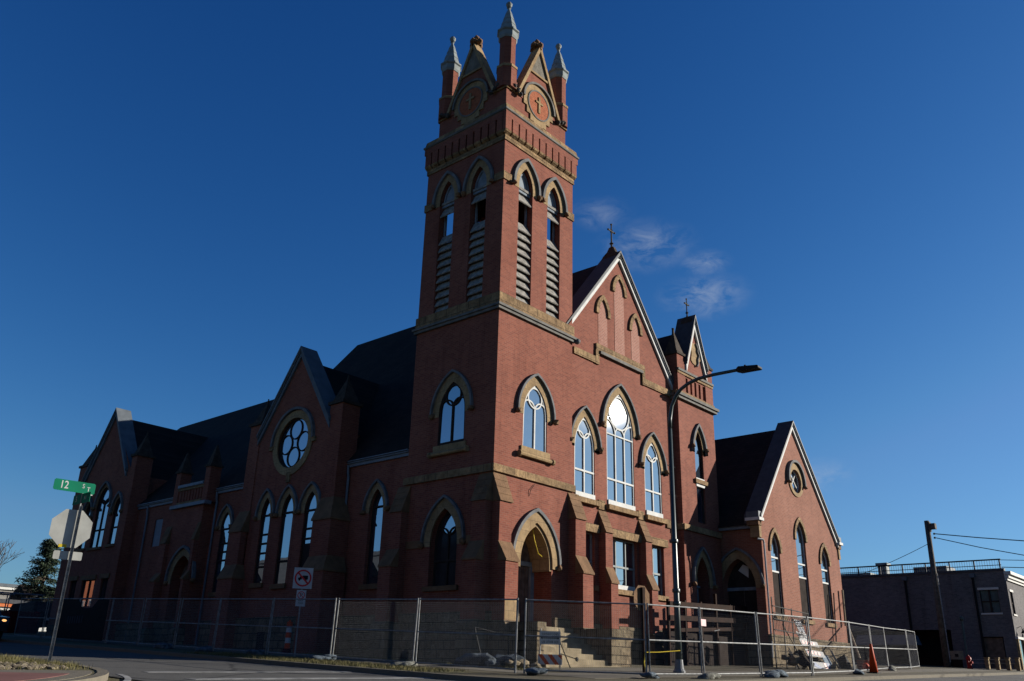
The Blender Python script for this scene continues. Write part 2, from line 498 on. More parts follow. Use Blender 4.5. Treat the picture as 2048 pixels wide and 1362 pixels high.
    def blob(s, c, r, m, seed=0, sub=2, rough=.25, sq=(1, 1, 1)):
        rnd = random.Random(seed)
        t = bmesh.new()
        bmesh.ops.create_icosphere(t, subdivisions=sub, radius=1)
        off = [Vector((rnd.uniform(-1, 1), rnd.uniform(-1, 1), rnd.uniform(-1, 1))).normalized() for _ in range(5)]
        k = s.mi(m); mp = {}
        for v in t.verts:
            d = v.co.normalized()
            g = 1 + rough * sum(max(0, d.dot(o)) ** 3 for o in off) - rough * .6 + rnd.uniform(-.06, .06) * rough * 3
            mp[v] = s.bm.verts.new((c[0] + d.x * r * g * sq[0], c[1] + d.y * r * g * sq[1], c[2] + d.z * r * g * sq[2]))
        for q in t.faces:
            x = s.bm.faces.new([mp[v] for v in q.verts]); x.material_index = k
        t.free()
    def clusters(s):
        seen = {}; isl = []
        for v in s.bm.verts:
            if v in seen: continue
            st = [v]; seen[v] = 1; L = []
            while st:
                a = st.pop(); L.append(a)
                for e in a.link_edges:
                    o = e.other_vert(a)
                    if o not in seen: seen[o] = 1; st.append(o)
            lo = [min(q.co[i] for q in L) - .06 for i in range(3)]; hi = [max(q.co[i] for q in L) + .06 for i in range(3)]
            isl.append((lo, hi, L))
        par = list(range(len(isl)))
        def fd(i):
            while par[i] != i: i = par[i]
            return i
        for i in range(len(isl)):
            for j in range(i):
                if all(isl[i][0][k] <= isl[j][1][k] and isl[j][0][k] <= isl[i][1][k] for k in range(3)): par[fd(i)] = fd(j)
        out = {}
        for i in range(len(isl)): out.setdefault(fd(i), []).extend(isl[i][2])
        return sorted(out.values(), key=lambda L: -len(L))
    def build(s, name, parent=None, smooth=False, weld=False, keep=False):
        if parent is not None and not keep and len(s.bm.verts) < 9000:
            C_ = s.clusters()
            if len(C_) > 1:
                first = None
                for L in C_:
                    S = set(L); m = MB(); m.mats = list(s.mats); mp = {v: m.bm.verts.new(v.co) for v in L}
                    for f in s.bm.faces:
                        if f.verts[0] in S:
                            q = m.bm.faces.new([mp[v] for v in f.verts]); q.material_index = f.material_index
                    o = m.build(name, parent, smooth, weld, True)
                    first = first or o
                return first
        if weld: bmesh.ops.remove_doubles(s.bm, verts=s.bm.verts, dist=1e-4)
        bmesh.ops.recalc_face_normals(s.bm, faces=s.bm.faces)
        off = Vector((0, 0, 0)); q = parent
        while q is not None:
            off += q.location; q = q.parent
        if off.length: bmesh.ops.translate(s.bm, verts=s.bm.verts, vec=-off)
        me = bpy.data.meshes.new(name)
        s.bm.to_mesh(me); s.bm.free()
        for m in s.mats: me.materials.append(MAT[m] if isinstance(m, str) else m)
        if smooth:
            for p in me.polygons: p.use_smooth = True
        o = bpy.data.objects.new(name, me)
        COL.objects.link(o)
        if parent is not None: o.parent = parent
        return o

def thing(name, label, cat, loc=(0, 0, 0), rz=0., group=None):
    o = bpy.data.objects.new(name, None)
    COL.objects.link(o)
    o.empty_display_size = .3
    o.location = loc; o.rotation_euler = (0, 0, rz)
    o['label'] = label; o['category'] = cat
    if group: o['group'] = group
    return o
def tag(o, label, cat, group=None):
    o['label'] = label; o['category'] = cat
    if group: o['group'] = group
    return o
def struct(o, kind='structure'):
    o['kind'] = kind
    return o
def dup(root, loc, rz=None, label=None):
    def cp(o, par):
        c = o.copy(); COL.objects.link(c)
        if par is not None: c.parent = par
        for ch in o.children: cp(ch, c)
        return c
    r = cp(root, None)
    r.location = loc
    if rz is not None: r.rotation_euler = (0, 0, rz)
    if label: r['label'] = label
    return r
def text_obj(body, f, u, z, d, h, mat, parent, name='lettering', align='CENTER', wide=1.0, bold=0.):
    """raised flat lettering laid on a sign face; f maps (u, z, d)"""
    cu = bpy.data.curves.new('t', 'FONT'); cu.body = body; cu.size = 1.0
    cu.align_x = align; cu.align_y = 'CENTER'; cu.extrude = 0.0; cu.offset = bold
    o = bpy.data.objects.new('t', cu); COL.objects.link(o)
    dg = bpy.context.evaluated_depsgraph_get(); dg.update()
    me = bpy.data.meshes.new_from_object(o.evaluated_get(dg))
    bpy.data.objects.remove(o); bpy.data.curves.remove(cu)
    off = Vector((0, 0, 0)); q = parent
    while q is not None:
        off += q.location; q = q.parent
    k = h / .7
    for v in me.vertices:
        p = Vector(f(u + v.co.x * k * wide, z + v.co.y * k, d))
        v.co = p - off
    me.name = name
    me.materials.clear(); me.materials.append(MAT[mat])
    r = bpy.data.objects.new(name, me); COL.objects.link(r); r.parent = parent
    return r

def FR(Y): return lambda u, z, d: (u, Y - d, z)          # a wall facing the front street (-Y)
def SD(X): return lambda u, z, d: (X - d, u, z)          # a wall facing the side street (-X)
def BK(Y): return lambda u, z, d: (u, Y + d, z)
def ES(X): return lambda u, z, d: (X + d, u, z)
def arc(u0, u1, zs, za, n=9):
    w = (u1 - u0) / 2; h = za - zs; r = (w * w + h * h) / (2 * w)
    a = atan2(h, r - w) if r > w else atan2(h, r - w)
    L = [(u0 + r - r * cos(a * i / n), zs + r * sin(a * i / n)) for i in range(n + 1)]
    return L + [(u0 + u1 - p[0], p[1]) for p in L[-2::-1]]
def lancet(u0, u1, zb, zs, za, n=9): return [(u0, zb)] + arc(u0, u1, zs, za, n) + [(u1, zb)]
def circ(u, z, r, n=32): return [(u + r * cos(2 * pi * i / n), z + r * sin(2 * pi * i / n)) for i in range(n)]

def G(x, y):
    p = .027 * x + .033 * y
    if p > 1.5: p = 1.5 + .9 * tanh((p - 1.5) / .9)
    if p < -1.5: p = -1.5 + .6 * tanh((p + 1.5) / .6)
    return 1.52 + p
# ------------------------------------------------------------------ the church
church = thing('church', 'large red brick church with tall square bell tower, dark roofs and tan stone arches', 'church', (0, 0, 1.4))
ROOT = church

def arch_trim(mb, f, u0, u1, zs, za, zlow, w=.34, drip=.09, stops=True, stone='arch_stone', dm='slate', dd=.12, d=.015):
    ia = [(u0, zlow)] + arc(u0, u1, zs, za) + [(u1, zlow)]
    k = 1.15
    oa = [(u0 - w, zlow)] + arc(u0 - w, u1 + w, zs, za + w * k) + [(u1 + w, zlow)]
    mb.band(f, ia, oa, -.06, d, stone)
    if drip:
        w2 = w + drip
        ob = [(u0 - w2, zlow + .1)] + arc(u0 - w2, u1 + w2, zs, za + w2 * k) + [(u1 + w2, zlow + .1)]
        ib = [(u0 - w - .004, zlow + .1)] + arc(u0 - w - .004, u1 + w + .004, zs, za + (w + .004) * k) + [(u1 + w + .004, zlow + .1)]
        mb.band(f, ib, ob, -.05, dd, dm)
        if stops:
            for uu in (u0 - w - drip * .5, u1 + w + drip * .5):
                p = f(uu, zlow + .06, .09)
                mb.blob(p, .13, 'brown_stone', int(abs(uu * 91)) % 50, 1, .4)

def window(f, u0, u1, zb, zs, za, rev=.14, style='two', fm='white', gm='glass', hood=None, sill=None, trans=(), mull=(), name='window', board=None, fw=.075):
    """window > pane, hood_mould, sill ; the window itself is its frame and tracery"""
    fb = MB()
    if zs is None: op = [(u0, zb), (u0, za), (u1, za), (u1, zb)]
    else: op = lancet(u0, u1, zb, zs, za)
    D0, D1 = -rev + .001, -rev + .045
    fb.line(f, op, fw * 2, D0, D1, fm, closed=True)
    uc = (u0 + u1) / 2; w = u1 - u0
    tb = .06
    if style == 'two':
        r = w * .285; zc = za - r - .13
        fb.line(f, circ(uc, zc, r, 28), tb, D0, D1 + .004, fm, closed=True)
        zl = zc - r * 1.22
        for a in (u0, uc):
            fb.line(f, arc(a, a + w / 2, zl, zl + w * .24, 8), tb, D0, D1 + .002, fm)
        fb.line(f, [(uc, zb), (uc, zl + .05)], tb * 1.2, D0, D1 + .006, fm)
    elif style == 'three':
        r = w * .36; zc = za - r - .17
        fb.line(f, circ(uc, zc, r, 36), tb * 1.15, D0, D1 + .004, fm, closed=True)
        zl = zc - r * 1.38
        fb.line(f, arc(u0 + w / 3, u0 + 2 * w / 3, zl, zl + w * .15, 8), tb, D0, D1 + .002, fm)
        for s in (-1, 1):
            fb.line(f, [(uc + s * (w / 6 + w / 3 * (1 - cos(t))), zl + .62 * sin(t)) for t in [pi / 2 * k / 8 for k in range(9)]], tb, D0, D1 + .003, fm)
        for i in (1, 2):
            fb.line(f, [(u0 + w * i / 3, zb), (u0 + w * i / 3, zl + .08)], tb * 1.1, D0, D1 + .006, fm)
        fb.line(f, [(u0, zl - .05), (u1, zl - .05)], tb, D0, D1 + .008, fm)
    for z in trans:
        fb.line(f, [(u0, z), (u1, z)], tb * 1.3, D0, D1 + .01, fm)
    for x in mull:
        fb.line(f, [(x, zb), (x, za)], tb, D0, D1 + .012, fm)
    o = fb.build(name, ROOT)
    pb = MB(); pb.prism(f, op, -rev - .03, -rev, gm)
    pb.build('pane', o)
    if board:
        bb = MB(); bb.rect(f, u0 + .03, u1 - .03, zb + .03, board, -rev + .002, -rev + .02, 'darkframe'); bb.build('screen_panel', o)
    if hood:
        hb = MB(); arch_trim(hb, f, u0, u1, zs, za, *hood[0:1], **(hood[1] if len(hood) > 1 else {}))
        hb.build('hood_mould', o)
    if sill:
        sb = MB(); sill(sb); sb.build('sill', o)
    return o, op

def roll_sill(f, u0, u1, z):
    def g(mb):
        mb.rect(f, u0 + .12, u1 - .12, z + .08, z + .33, -.05, .07, 'arch_stone')
        a = Vector(f(u0, z, .1)); b = Vector(f(u1, z, .1))
        mb.tube([a, b], .085, 'arch_stone', 8)
        for p, q in ((a, b), (b, a)):
            d = (p - q).normalized() * .05
            mb.tube([p - d, p + d], .12, 'arch_stone', 10)
    return g
def block_sill(f, u0, u1, z0, z1, d=.12, m='sandstone'):
    return lambda mb: mb.rect(f, u0, u1, z0, z1, -.05, d, m)
def white_sill(f, u0, u1, z0, z1, zs0):
    def g(mb):
        mb.rect(f, u0, u1, z0, z1, -.07, .05, 'white')
        mb.rect(f, u0 - .16, u1 + .16, zs0, z0 - .003, -.05, .2, 'sandstone')
    return g

F0, S0 = FR(0), SD(0)
T = 4.65
tower = MB()
# openings shared by tower faces
BL = [(.96, 1.86, 15.3, 20.6, 21.55), (2.86, 3.74, 15.3, 20.6, 21.55)]
door_op = lancet(1.5, 3.4, 3.0, 5.2, 6.68)
low_side = lancet(1.68, 3.1, 4.28, 5.85, 7.09)
win_op = lancet(1.58, 3.02, 9.42, 10.85, 12.05)
zt, z0 = 23.7, .6
front_holes = [(door_op, .95), (win_op, .07)] + [(lancet(*b), .4) for b in BL]
side_holes = [(low_side, .3), (win_op, .07)] + [(lancet(*b), .4) for b in BL]
tower.wall(F0, [(0, z0), (T, z0), (T, zt), (0, zt)], front_holes, 'brick')
tower.wall(S0, [(0, z0), (T, z0), (T, zt), (0, zt)], side_holes, 'brick')
for f in (BK(T), ES(T)):
    tower.wall(f, [(0, z0), (T, z0), (T, zt), (0, zt)], [(lancet(*b), .4) for b in BL], 'brick')
tower.box(.02, T - .02, .02, T - .02, 14.9, 15.1, 'dark')       # belfry floor, added near-black to keep the inside dark
tower.box(.02, T - .02, .02, T - .02, 22.4, 22.6, 'dark')       # belfry ceiling, added near-black for the same dark inside
# parapet walls
i = .25
tower.stack([(23.6, i, T - i, i, T - i), (25.3, i, T - i, i, T - i)], 'brick')
tw = tower.build('tower', ROOT)

b = MB()   # stone base and water table of tower
for f in (F0, S0):
    segs = ((-.12, 1.45), (3.45, T + .02)) if f is F0 else ((-.02, T),)
    for a, c in segs:
        if f is F0 and a < 0: a = -.12
        b.prism(f, [(a, z0), (c, z0), (c, 3.02), (a, 3.02)], -.02, .12, 'limestone')
        b.prism(f, [(a, 3.023), (c, 3.023), (c, 3.35), (a, 3.35)], -.02, .155 if f is S0 else .15, 'limestone')
b.build('tower_base', ROOT)

b = MB()   # belt at first stage
b.rect(F0, -.1, T + .12, 8.2, 8.47, -.03, .1, 'sandstone')
b.rect(S0, .003, T + .1, 8.2, 8.47, -.03, .1, 'sandstone')
b.build('belt_course', ROOT)
b = MB()   # belfry sill belt: rough stone with grey moulding below
for f, a in ((F0, -.06), (S0, .003)):
    b.rect(f, a, T + .06, 14.8, 15.3, -.03, .07, 'sandstone')
    b.rect(f, a - (.12 if f is F0 else 0), T + .16, 14.7, 14.8, -.03, .17, 'hoodlight')
    b.rect(f, a - (.07 if f is F0 else 0), T + .1, 14.58, 14.697, -.03, .11, 'hoodlight')
p = F0(T + .2, 14.68, .14)
b.blob(p, .13, 'slate', 3, 2, .2)
b.build('belt_course', ROOT)
b = MB()   # springing band of belfry
for f, a in ((F0, -.05), (S0, .003)):
    for u0, u1 in ((a, .5), (2.38, 2.39), (4.22, T + .05)):
        if u1 - u0 > .1: b.rect(f, u0, u1, 20.42, 20.78, -.03, .055, 'sandstone')
b.build('springer_band', ROOT)

def belfry(f, far=False):
    for (u0, u1, zb, zs, za) in BL:
        ob = MB()   # louvre slats in their frame
        for s in ((u0 + .04, u0 + .1), (u1 - .1, u1 - .04)):
            ob.rect(f, s[0], s[1], zb, zs, -.36, -.27, 'board')
        zz = zb + .16
        while zz < 20.3:
            if not (18.7 < zz < 19.75):
                ob.prism(lambda d, z, u, f=f: f(u, z, d), [(-.05, zz - .2), (-.02, zz - .17), (-.24, zz + .30), (-.27, zz + .27)], u0 + .02, u1 - .02, 'louver')
            zz += .36 if zz < 18.35 or zz > 19.7 else .1
        o = ob.build('belfry_louvres', ROOT)
        pb = MB()
        pb.prism(f, [(u0, 20.62)] + arc(u0, u1, 20.62, za, 9) + [(u1, 20.62)], -.24, -.2, 'board')
        pb.line(f, arc(u0 + .12, u1 - .12, 20.66, za - .16, 9), .06, -.2, -.15, 'board')
        pb.rect(f, u0, u1, 20.5, 20.617, -.26, -.1, 'louver')
        pb.rect(f, u0, u1, 20.38, 20.497, -.26, -.14, 'board')
        pb.build('arch_board', o)
        if not far:
            hb = MB(); arch_trim(hb, f, u0, u1, 20.6, za, 20.42, w=.3, drip=.13, dm='slate')
            hb.build('hood_mould', o)
for f in (F0, S0): belfry(f)
for f in (BK(T), ES(T)):   # far openings: lower louvres only, the heads stand open
    for (u0, u1, zb, zs, za) in BL:
        ob = MB()
        for s in ((u0 + .04, u0 + .1), (u1 - .1, u1 - .04)): ob.rect(f, s[0], s[1], zb, 19.0, -.36, -.27, 'board')
        for k in range(10):
            zz = zb + .16 + k * .36
            ob.prism(lambda d, z, u, f=f: f(u, z, d), [(-.05, zz - .2), (-.02, zz - .17), (-.24, zz + .30), (-.27, zz + .27)], u0 + .02, u1 - .02, 'louver')
        ob.build('belfry_louvres', ROOT)

b = MB()   # corbel table: brick teeth with slots over stone corbels
for f, a in ((F0, -.17), (S0, .003)):
    L = T + .17 - a; n = 11
    b.rect(f, -.05 if f is F0 else .003, T + .05, 22.32, 22.57, -.03, .05, 'sandstone')
    for k in range(n):
        u0 = a + L * k / n; u1 = a + L * (k + 1) / n - .09
        b.rect(f, u0, u1, 22.73, 23.36, -.03, .17, 'brick')
        b.prism(lambda d, z, u, f=f: f(u, z, d), [(.0, 22.57), (.06, 22.575), (.16, 22.65), (.19, 22.728), (0, 22.728)], u0, u1, 'sandstone')
    b.rect(f, a, T + .17, 23.363, 23.66, -.03, .17, 'brick')
b.build('corbel_table', ROOT)
b = MB()   # cornice: moulded edge and sloping stone
e = .22
b.stack([(23.66, -e + .06, T + e - .06, -e + .06, T + e - .06), (23.7, -e, T + e, -e, T + e), (23.78, -e, T + e, -e, T + e)], 'hoodlight')
b.stack([(23.782, -e + .05, T + e - .05, -e + .05, T + e - .05), (24.05, -e + .1, T + e - .1, -e + .1, T + e - .1), (24.18, i - .02, T - i + .02, i - .02, T - i + .02)], 'sandstone')
b.build('cornice', ROOT)

# parapet: bands, gablets with medallions, pinnacles
FP, SP = FR(.25), SD(.25)
b = MB()
for f in (FP, SP):
    for u0, u1 in ((.2 if f is FP else .255, 1.0), (3.75, T - .2)):
        b.rect(f, u0, u1, 25.22, 25.55, -.06, .07, 'sandstone')
        b.rect(f, u0 + .04, u1 - .04, 25.555, 25.85, -.3, .02, 'brick')
        for q in range(3):
            b.blob(f(.62 + .2 * q if u0 < 1 else 3.72 + .2 * q, 25.42 - (.1 * q if u0 < 1 else -.1 * (q - 2)), .16), .12, 'rust', q + 5, 1, .5)
b.build('parapet_band', ROOT)
def gablet(f, bf):
    cu = 2.37
    b = MB()
    b.prism(f, [(.98, 25.25), (3.76, 25.25), (3.0, 27.05), (1.74, 27.05)], -.35, .03, 'brick')
    b.prism(f, [(1.70, 27.05), (3.04, 27.05), (cu, 28.5)], -.35, .05, 'grey_stone')
    for s in (-1, 1):
        P = [(cu + s * 1.5, 25.2), (cu + s * .0, 28.62)]
        b.line(f, P, .15, -.4, .13, 'arch_stone')
    b.rect(f, 1.68, 3.06, 26.98, 27.08, -.02, .1, 'arch_stone')
    o = b.build('gablet', ROOT)
    b = MB()   # finial like a stone flower
    b.stack([(28.25, *sorted((f(cu - .17, 0, .05)[0], f(cu + .17, 0, -.3)[0])), *sorted((f(cu - .17, 0, .05)[1], f(cu + .17, 0, -.3)[1]))),
             (28.62, *sorted((f(cu - .12, 0, 0)[0], f(cu + .12, 0, -.25)[0])), *sorted((f(cu - .12, 0, 0)[1], f(cu + .12, 0, -.25)[1])))], 'arch_stone')
    for du, dz, dd, r in ((-.22, 0, -.12, .17), (.22, 0, -.12, .17), (0, 0, .1, .17), (0, 0, -.34, .17), (0, .28, -.12, .17), (0, .02, -.12, .2)):
        b.blob(f(cu + du, 28.78 + dz, dd), r, 'brown_stone', 7, 1, .3)
    b.build('finial', o)
    b = MB()   # stone surround of the medallion, stepped below
    top = [(cu + 1.02 * cos(t), 25.42 + 1.02 * sin(t)) for t in [pi * q / 16 for q in range(17)]]
    b.prism(f, top + [(cu - 1.02, 25.05), (cu - .8, 25.05), (cu - .8, 24.72), (cu - .55, 24.72), (cu - .55, 24.42), (cu - .33, 24.42), (cu - .33, 24.06),
                      (cu + .33, 24.06), (cu + .33, 24.42), (cu + .55, 24.42), (cu + .55, 24.72), (cu + .8, 24.72), (cu + .8, 25.05), (cu + 1.02, 25.05)], -.02, .06, 'arch_stone')
    b.line(f, [(cu + 1.07 * cos(t), 25.42 + 1.07 * sin(t)) for t in [pi * q / 20 for q in range(21)]], .1, .0, .15, 'hoodlight')
    b.line(f, circ(cu, 25.42, .72, 36), .07, .03, .09, 'hoodlight', closed=True)
    m = b.build('medallion', o)
    # cross on the red disc (kept in the medallion part)
    b = MB(); b.prism(f, circ(cu, 25.42, .685, 36), .02, .075, 'terracotta')
    b.build('disc', o)
    b = MB()
    b.rect(f, cu - .06, cu + .06, 25.0, 25.85, .07, .12, 'arch_stone'); b.rect(f, cu - .25, cu - .06, 25.5, 25.6, .07, .12, 'arch_stone'); b.rect(f, cu + .06, cu + .25, 25.5, 25.6, .07, .12, 'arch_stone')
    b.build('cross', o)
gablet(FP, None); gablet(SP, None)
gablet(BK(T - .25), None); gablet(ES(T - .25), None)
for (cx, cy) in ((.5, .5), (T - .5, .5), (.5, T - .5), (T - .5, T - .5)):
    b = MB()
    dz = 0
    b.lathe(cx, cy, [(.47, 25.3), (.47, 26.35), (.38, 26.5), (.38, 28.02)], 'brick', 8, pi / 8)
    b.lathe(cx, cy, [(.5, 26.32), (.5, 26.44), (.40, 26.52)], 'arch_stone', 8, pi / 8)
    o = b.build('pinnacle', ROOT)
    b = MB()
    b.lathe(cx, cy, [(.41, 27.983), (.46, 28.087), (.46, 28.313), (.53, 28.365), (.53, 28.435), (.44, 28.452), (.34, 28.800), (.355, 28.809), (.25, 29.131), (.265, 29.140), (.17, 29.444), (.18, 29.453), (.07, 29.740), (.06, 29.844), (.11, 29.879), (.05, 29.931)], 'zinc', 8, pi / 8)
    b.lathe(cx, cy, [(.03, 29.914), (.1, 29.949), (.15, 30.036), (.15, 30.088), (.1, 30.175), (.02, 30.210)], 'zinc', 12)
    b.build('cap', o)

# tower windows
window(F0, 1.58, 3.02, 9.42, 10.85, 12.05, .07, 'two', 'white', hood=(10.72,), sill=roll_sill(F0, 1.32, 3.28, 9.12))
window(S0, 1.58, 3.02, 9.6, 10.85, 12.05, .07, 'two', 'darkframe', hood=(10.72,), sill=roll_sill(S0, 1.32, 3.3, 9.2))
o, _ = window(S0, 1.68, 3.1, 4.28, 5.85, 7.09, .3, 'two', 'darkframe', 'glass_old', hood=(5.72,), trans=(5.2,), sill=block_sill(S0, 1.5, 3.3, 4.1, 4.27, .1, 'brown_stone'), name='leaded_window')
pb = MB(); pb.prism(S0, circ(2.39, 6.55, .40, 28), -.299, -.285, 'glass'); pb.build('round_pane', o)
b = MB()
b.rect(S0, 3.6, T + .02, 5.7, 5.98, -.03, .045, 'brown_stone'); b.rect(S0, .65, 1.2, 5.7, 5.98, -.03, .045, 'brown_stone')
b.build('string_course', ROOT)
# the portal in the tower front
b = MB(); arch_trim(b, F0, 1.5, 3.4, 5.2, 6.68, 5.08, w=.36, drip=.12, d=.06)
ia = [(1.5, 5.0)] + arc(1.5, 3.4, 5.2, 6.68) + [(3.4, 5.0)]
ib = [(1.62, 5.0)] + arc(1.62, 3.28, 5.2, 6.55) + [(3.28, 5.0)]
b.band(F0, ib, ia, -.94, -.004, 'arch_stone')
pt = b.build('portal_arch', ROOT)
b = MB()
b.rect(F0, 1.5, 3.4, 2.9, 6.7, -1.1, -.96, 'door')
for k in range(7): b.rect(F0, 1.78 + k * .2, 1.955 + k * .2, 3.05, 5.18, -.96, -.93, 'door')
b.rect(F0, 1.5, 1.75, 3.0, 5.2, -.97, -.84, 'board'); b.rect(F0, 3.2, 3.4, 3.0, 5.2, -.97, -.84, 'board')
b.rect(F0, 1.5, 3.4, 5.2, 5.36, -.97, -.86, 'zinc')
b.rect(F0, 2.03, 2.13, 4.35, 4.45, -.93, -.92, 'zinc')
dr = b.build('door', ROOT)
b = MB()
b.prism(F0, [(1.52, 5.37), (2.2, 5.37), (2.2, 5.55), (1.95, 6.1), (1.6, 5.9)], -.955, -.9, 'ply')
b.prism(F0, [(1.52, 4.1), (1.62, 4.1), (1.95, 5.0), (1.85, 5.05), (1.52, 4.6)], -.92, -.88, 'ply')
b.build('boarding', dr)
b = MB(); b.tube([F0(2.0, 7.6, .02), F0(2.05, 7.85, .05), F0(2.3, 8.1, .03)], .012, 'black', 5)
b.tube([F0(2.5, 6.5, -.2), F0(2.55, 6.1, -.15), F0(2.75, 5.6, -.12), F0(2.95, 5.5, -.1)], .015, 'yellow', 5)
b.build('loose_cable', ROOT)

# buttresses
def buttress(f, u0, u1, z_top, p1=.37, p2=.72, zA=7.1, zB=5.7, zC=5.0, foot=3.05, ang=0):
    b = MB()
    g = lambda d, z, u: f(u, z, d)
    b.prism(g, [(-.03, zA), (p1, zA), (p1, foot), (-.03, foot)], u0, u1, 'brick')
    b.prism(g, [(p1 + .001, zC), (p2, zC), (p2, foot), (p1 + .001, foot)], u0 + .002, u1 - .002, 'brick')
    o = b.build('buttress', ROOT)
    b = MB(); e = .03
    n = 4
    for k in range(n):   # three courses of weathering stone
        a0, a1 = k / n, (k + 1) / n
        b.prism(g, [(-.03, zA + (z_top - zA) * a0 + .002), (p1 + .05 - (p1 + .05) * a0 + .015, zA + (z_top - zA) * a0 + .002),
                    ((p1 + .05) * (1 - a1) + .001, zA + (z_top - zA) * a1), (-.03, zA + (z_top - zA) * a1)], u0 - e, u1 + e, 'brown_stone')
    b.prism(g, [(p1 + .002, zC + .002), (p2 + .05, zC + .002), (p2 + .05, zC + .06), (p1 + .003, zB)], u0 - e, u1 + e, 'brown_stone')
    b.build('weathering', o)
    b = MB()
    b.prism(g, [(-.03, foot - .002), (p2 + .03, foot - .002), (p2 + .12, foot - .12), (p2 + .12, foot - .35), (p2 + .1, foot - .353), (p2 + .1, .6), (-.03, .6)], u0 - .06, u1 + .06, 'limestone')
    b.build('plinth', o)
buttress(F0, 0, .65, 8.17)
buttress(F0, 4.42, 5.07, 8.17)
buttress(S0, .003, .65, 8.17)
buttress(S0, 4.4, 5.06, 8.17)
# carved tan blocks at foot of the front corner buttress
b = MB(); b.rect(F0, .02, .63, 3.06, 3.72, .5, .726, 'arch_stone'); b.build('corner_stone', ROOT)

# ------------------------------------------------------------------ main front
YG = .15
FG = FR(YG)
gx, gz, gs = 8.41, 20.0, 1.22
holes = []
W_ = [(5.01, 6.40, 8.3, 10.2, 11.6), (7.29, 9.37, 8.3, 11.45, 13.27), (10.22, 11.63, 8.3, 10.2, 11.6)]
for w in W_: holes.append((lancet(*w), .07))
LW = [(5.15, 6.37, 4.75, 6.82), (7.5, 9.44, 4.75, 6.82), (10.48, 11.62, 4.75, 6.87)]
for a, c, z1, z2 in LW: holes.append(([(a, z1), (a, z2), (c, z2), (c, z1)], .18))
b = MB()
b.wall(FG, [(4.66, z0), (12.83, z0), (12.83, gz - gs * (12.83 - gx)), (gx, gz), (4.66, gz - gs * (gx - 4.66))], holes, 'brick')
fw_ = b.build('front_wall', ROOT)
for k, w in enumerate(W_):
    zw = (8.12, 8.36)
    window(FG, *w[:2], w[2], w[3], w[4], .07, 'three' if k == 1 else 'two', 'white', trans=(9.28,), hood=(11.5 if k == 1 else 10.3, dict(w=.33)),
           sill=white_sill(FG, w[0] + .03, w[1] - .03, 8.13, 8.36, 7.92))
for k, (a, c, z1, z2) in enumerate(LW):
    mu = [(a + c) / 2] if k != 1 else [a + .53, a + 1.25]
    if k == 2: mu = [a + .42]
    def sl(mb, a=a, c=c, z1=z1, k=k):
        mb.rect(FG, a - .12, c + .12, z1 - .2, z1, -.1, .12, 'sandstone')
        if k == 1: mb.rect(FG, a + .3, c - .1, z1 + .003, z1 + .2, -.17, -.06, 'white')
        mb.rect(FG, a - .25 if k != 0 else a, c + .15, z2 + .0, z2 + .33, -.08, .16, 'sandstone')
    window(FG, a, c, z1, None, z2, .18, 'rect', 'zinc', trans=(5.68,), mull=mu, sill=sl)
buttress(FG, 6.65, 7.15, 7.82, .35, .59, 6.88, 5.5, 4.85, 3.1)
buttress(FG, 9.63, 10.1, 7.86, .35, .59, 6.88, 5.5, 4.85, 3.1)
b = MB()   # belt under the windows, broken by buttresses and sills
for u0, u1, zz in ((6.6, 7.05, 7.95), (9.55, 10.0, 7.95), (11.9, 12.83, 7.9)):
    b.rect(FG, u0, u1, zz - .1, zz + .28, -.05, .07, 'sandstone')
b.build('belt_course', ROOT)
b = MB()
b.rect(FG, 4.75, 12.83, z0, 3.02, -.03, .12, 'limestone'); b.rect(FG, 4.75, 12.83, 3.023, 3.3, -.03, .15, 'limestone')
b.build('front_base', ROOT)
b = MB(); b.rect(FG, 8.15, 8.5, 2.35, 2.85, .12, .14, 'yellow'); b.build('posted_notice', ROOT)
# stepped belt of the gable
b = MB()
b.rect(FG, 4.9, 6.52, 14.22, 14.53, -.04, .07, 'sandstone')
b.rect(FG, 10.2, 12.8, 14.22, 14.55, -.04, .07, 'sandstone')
b.rect(FG, 6.5, 10.38, 14.86, 15.17, -.04, .09, 'sandstone')
b.rect(FG, 6.47, 6.72, 14.2, 14.856, -.04, .08, 'sandstone'); b.rect(FG, 10.17, 10.4, 14.2, 14.856, -.04, .08, 'sandstone')
b.rect(FG, 6.75, 10.15, 14.72, 14.857, -.04, .15, 'hoodlight')
b.build('stepped_belt', ROOT)
for u0, u1, zt2 in ((6.74, 7.44, 17.47), (8.03, 8.81, 19.0), (9.38, 10.08, 17.45)):
    b = MB(); b.prism(FG, lancet(u0, u1, 15.18, zt2 - .75, zt2), -.03, .012, 'brick_infill')
    o = b.build('blind_window', ROOT)
    b = MB(); arch_trim(b, FG, u0, u1, zt2 - .75, zt2, zt2 - .80, w=.2, drip=0, stone='sandstone', d=.09)
    b.build('hood_mould', o)
def coping(f, cx, zap, hw, slope, back=.55, th=.3, white=True, name='gable_coping', inner=0):
    b = MB()
    L = sqrt(1 + slope * slope)
    tm = 'coping_dark' if white else 'coping'
    for s in (-1, 1):
        g = lambda t, off, d: f(cx + s * t, zap - slope * t + off, d)
        k = lambda t, off, d, s=s: f(cx + s * t, zap - slope * t + off, d)
        b.prism(k, [(0, 0), (hw, 0), (hw, .15 * L), (0, .15 * L)], -.02, .1, 'white' if white else 'coping')
        b.prism(k, [(0, .155 * L), (hw, .155 * L), (hw, .22 * L), (0, .22 * L)], -.02, .15, 'coping')
        b.prism(k, [(0, .22 * L + .003), (hw + .02, .22 * L + .003), (hw + .02, (.22 + th * .25) * L), (0, (.22 + th * .25) * L)], -back, .19, tm)
        b.prism(k, [(0, -.02), (hw, -.02), (hw, .22 * L), (0, .22 * L)], -back, -.03, tm)
    return b.build(name, ROOT)
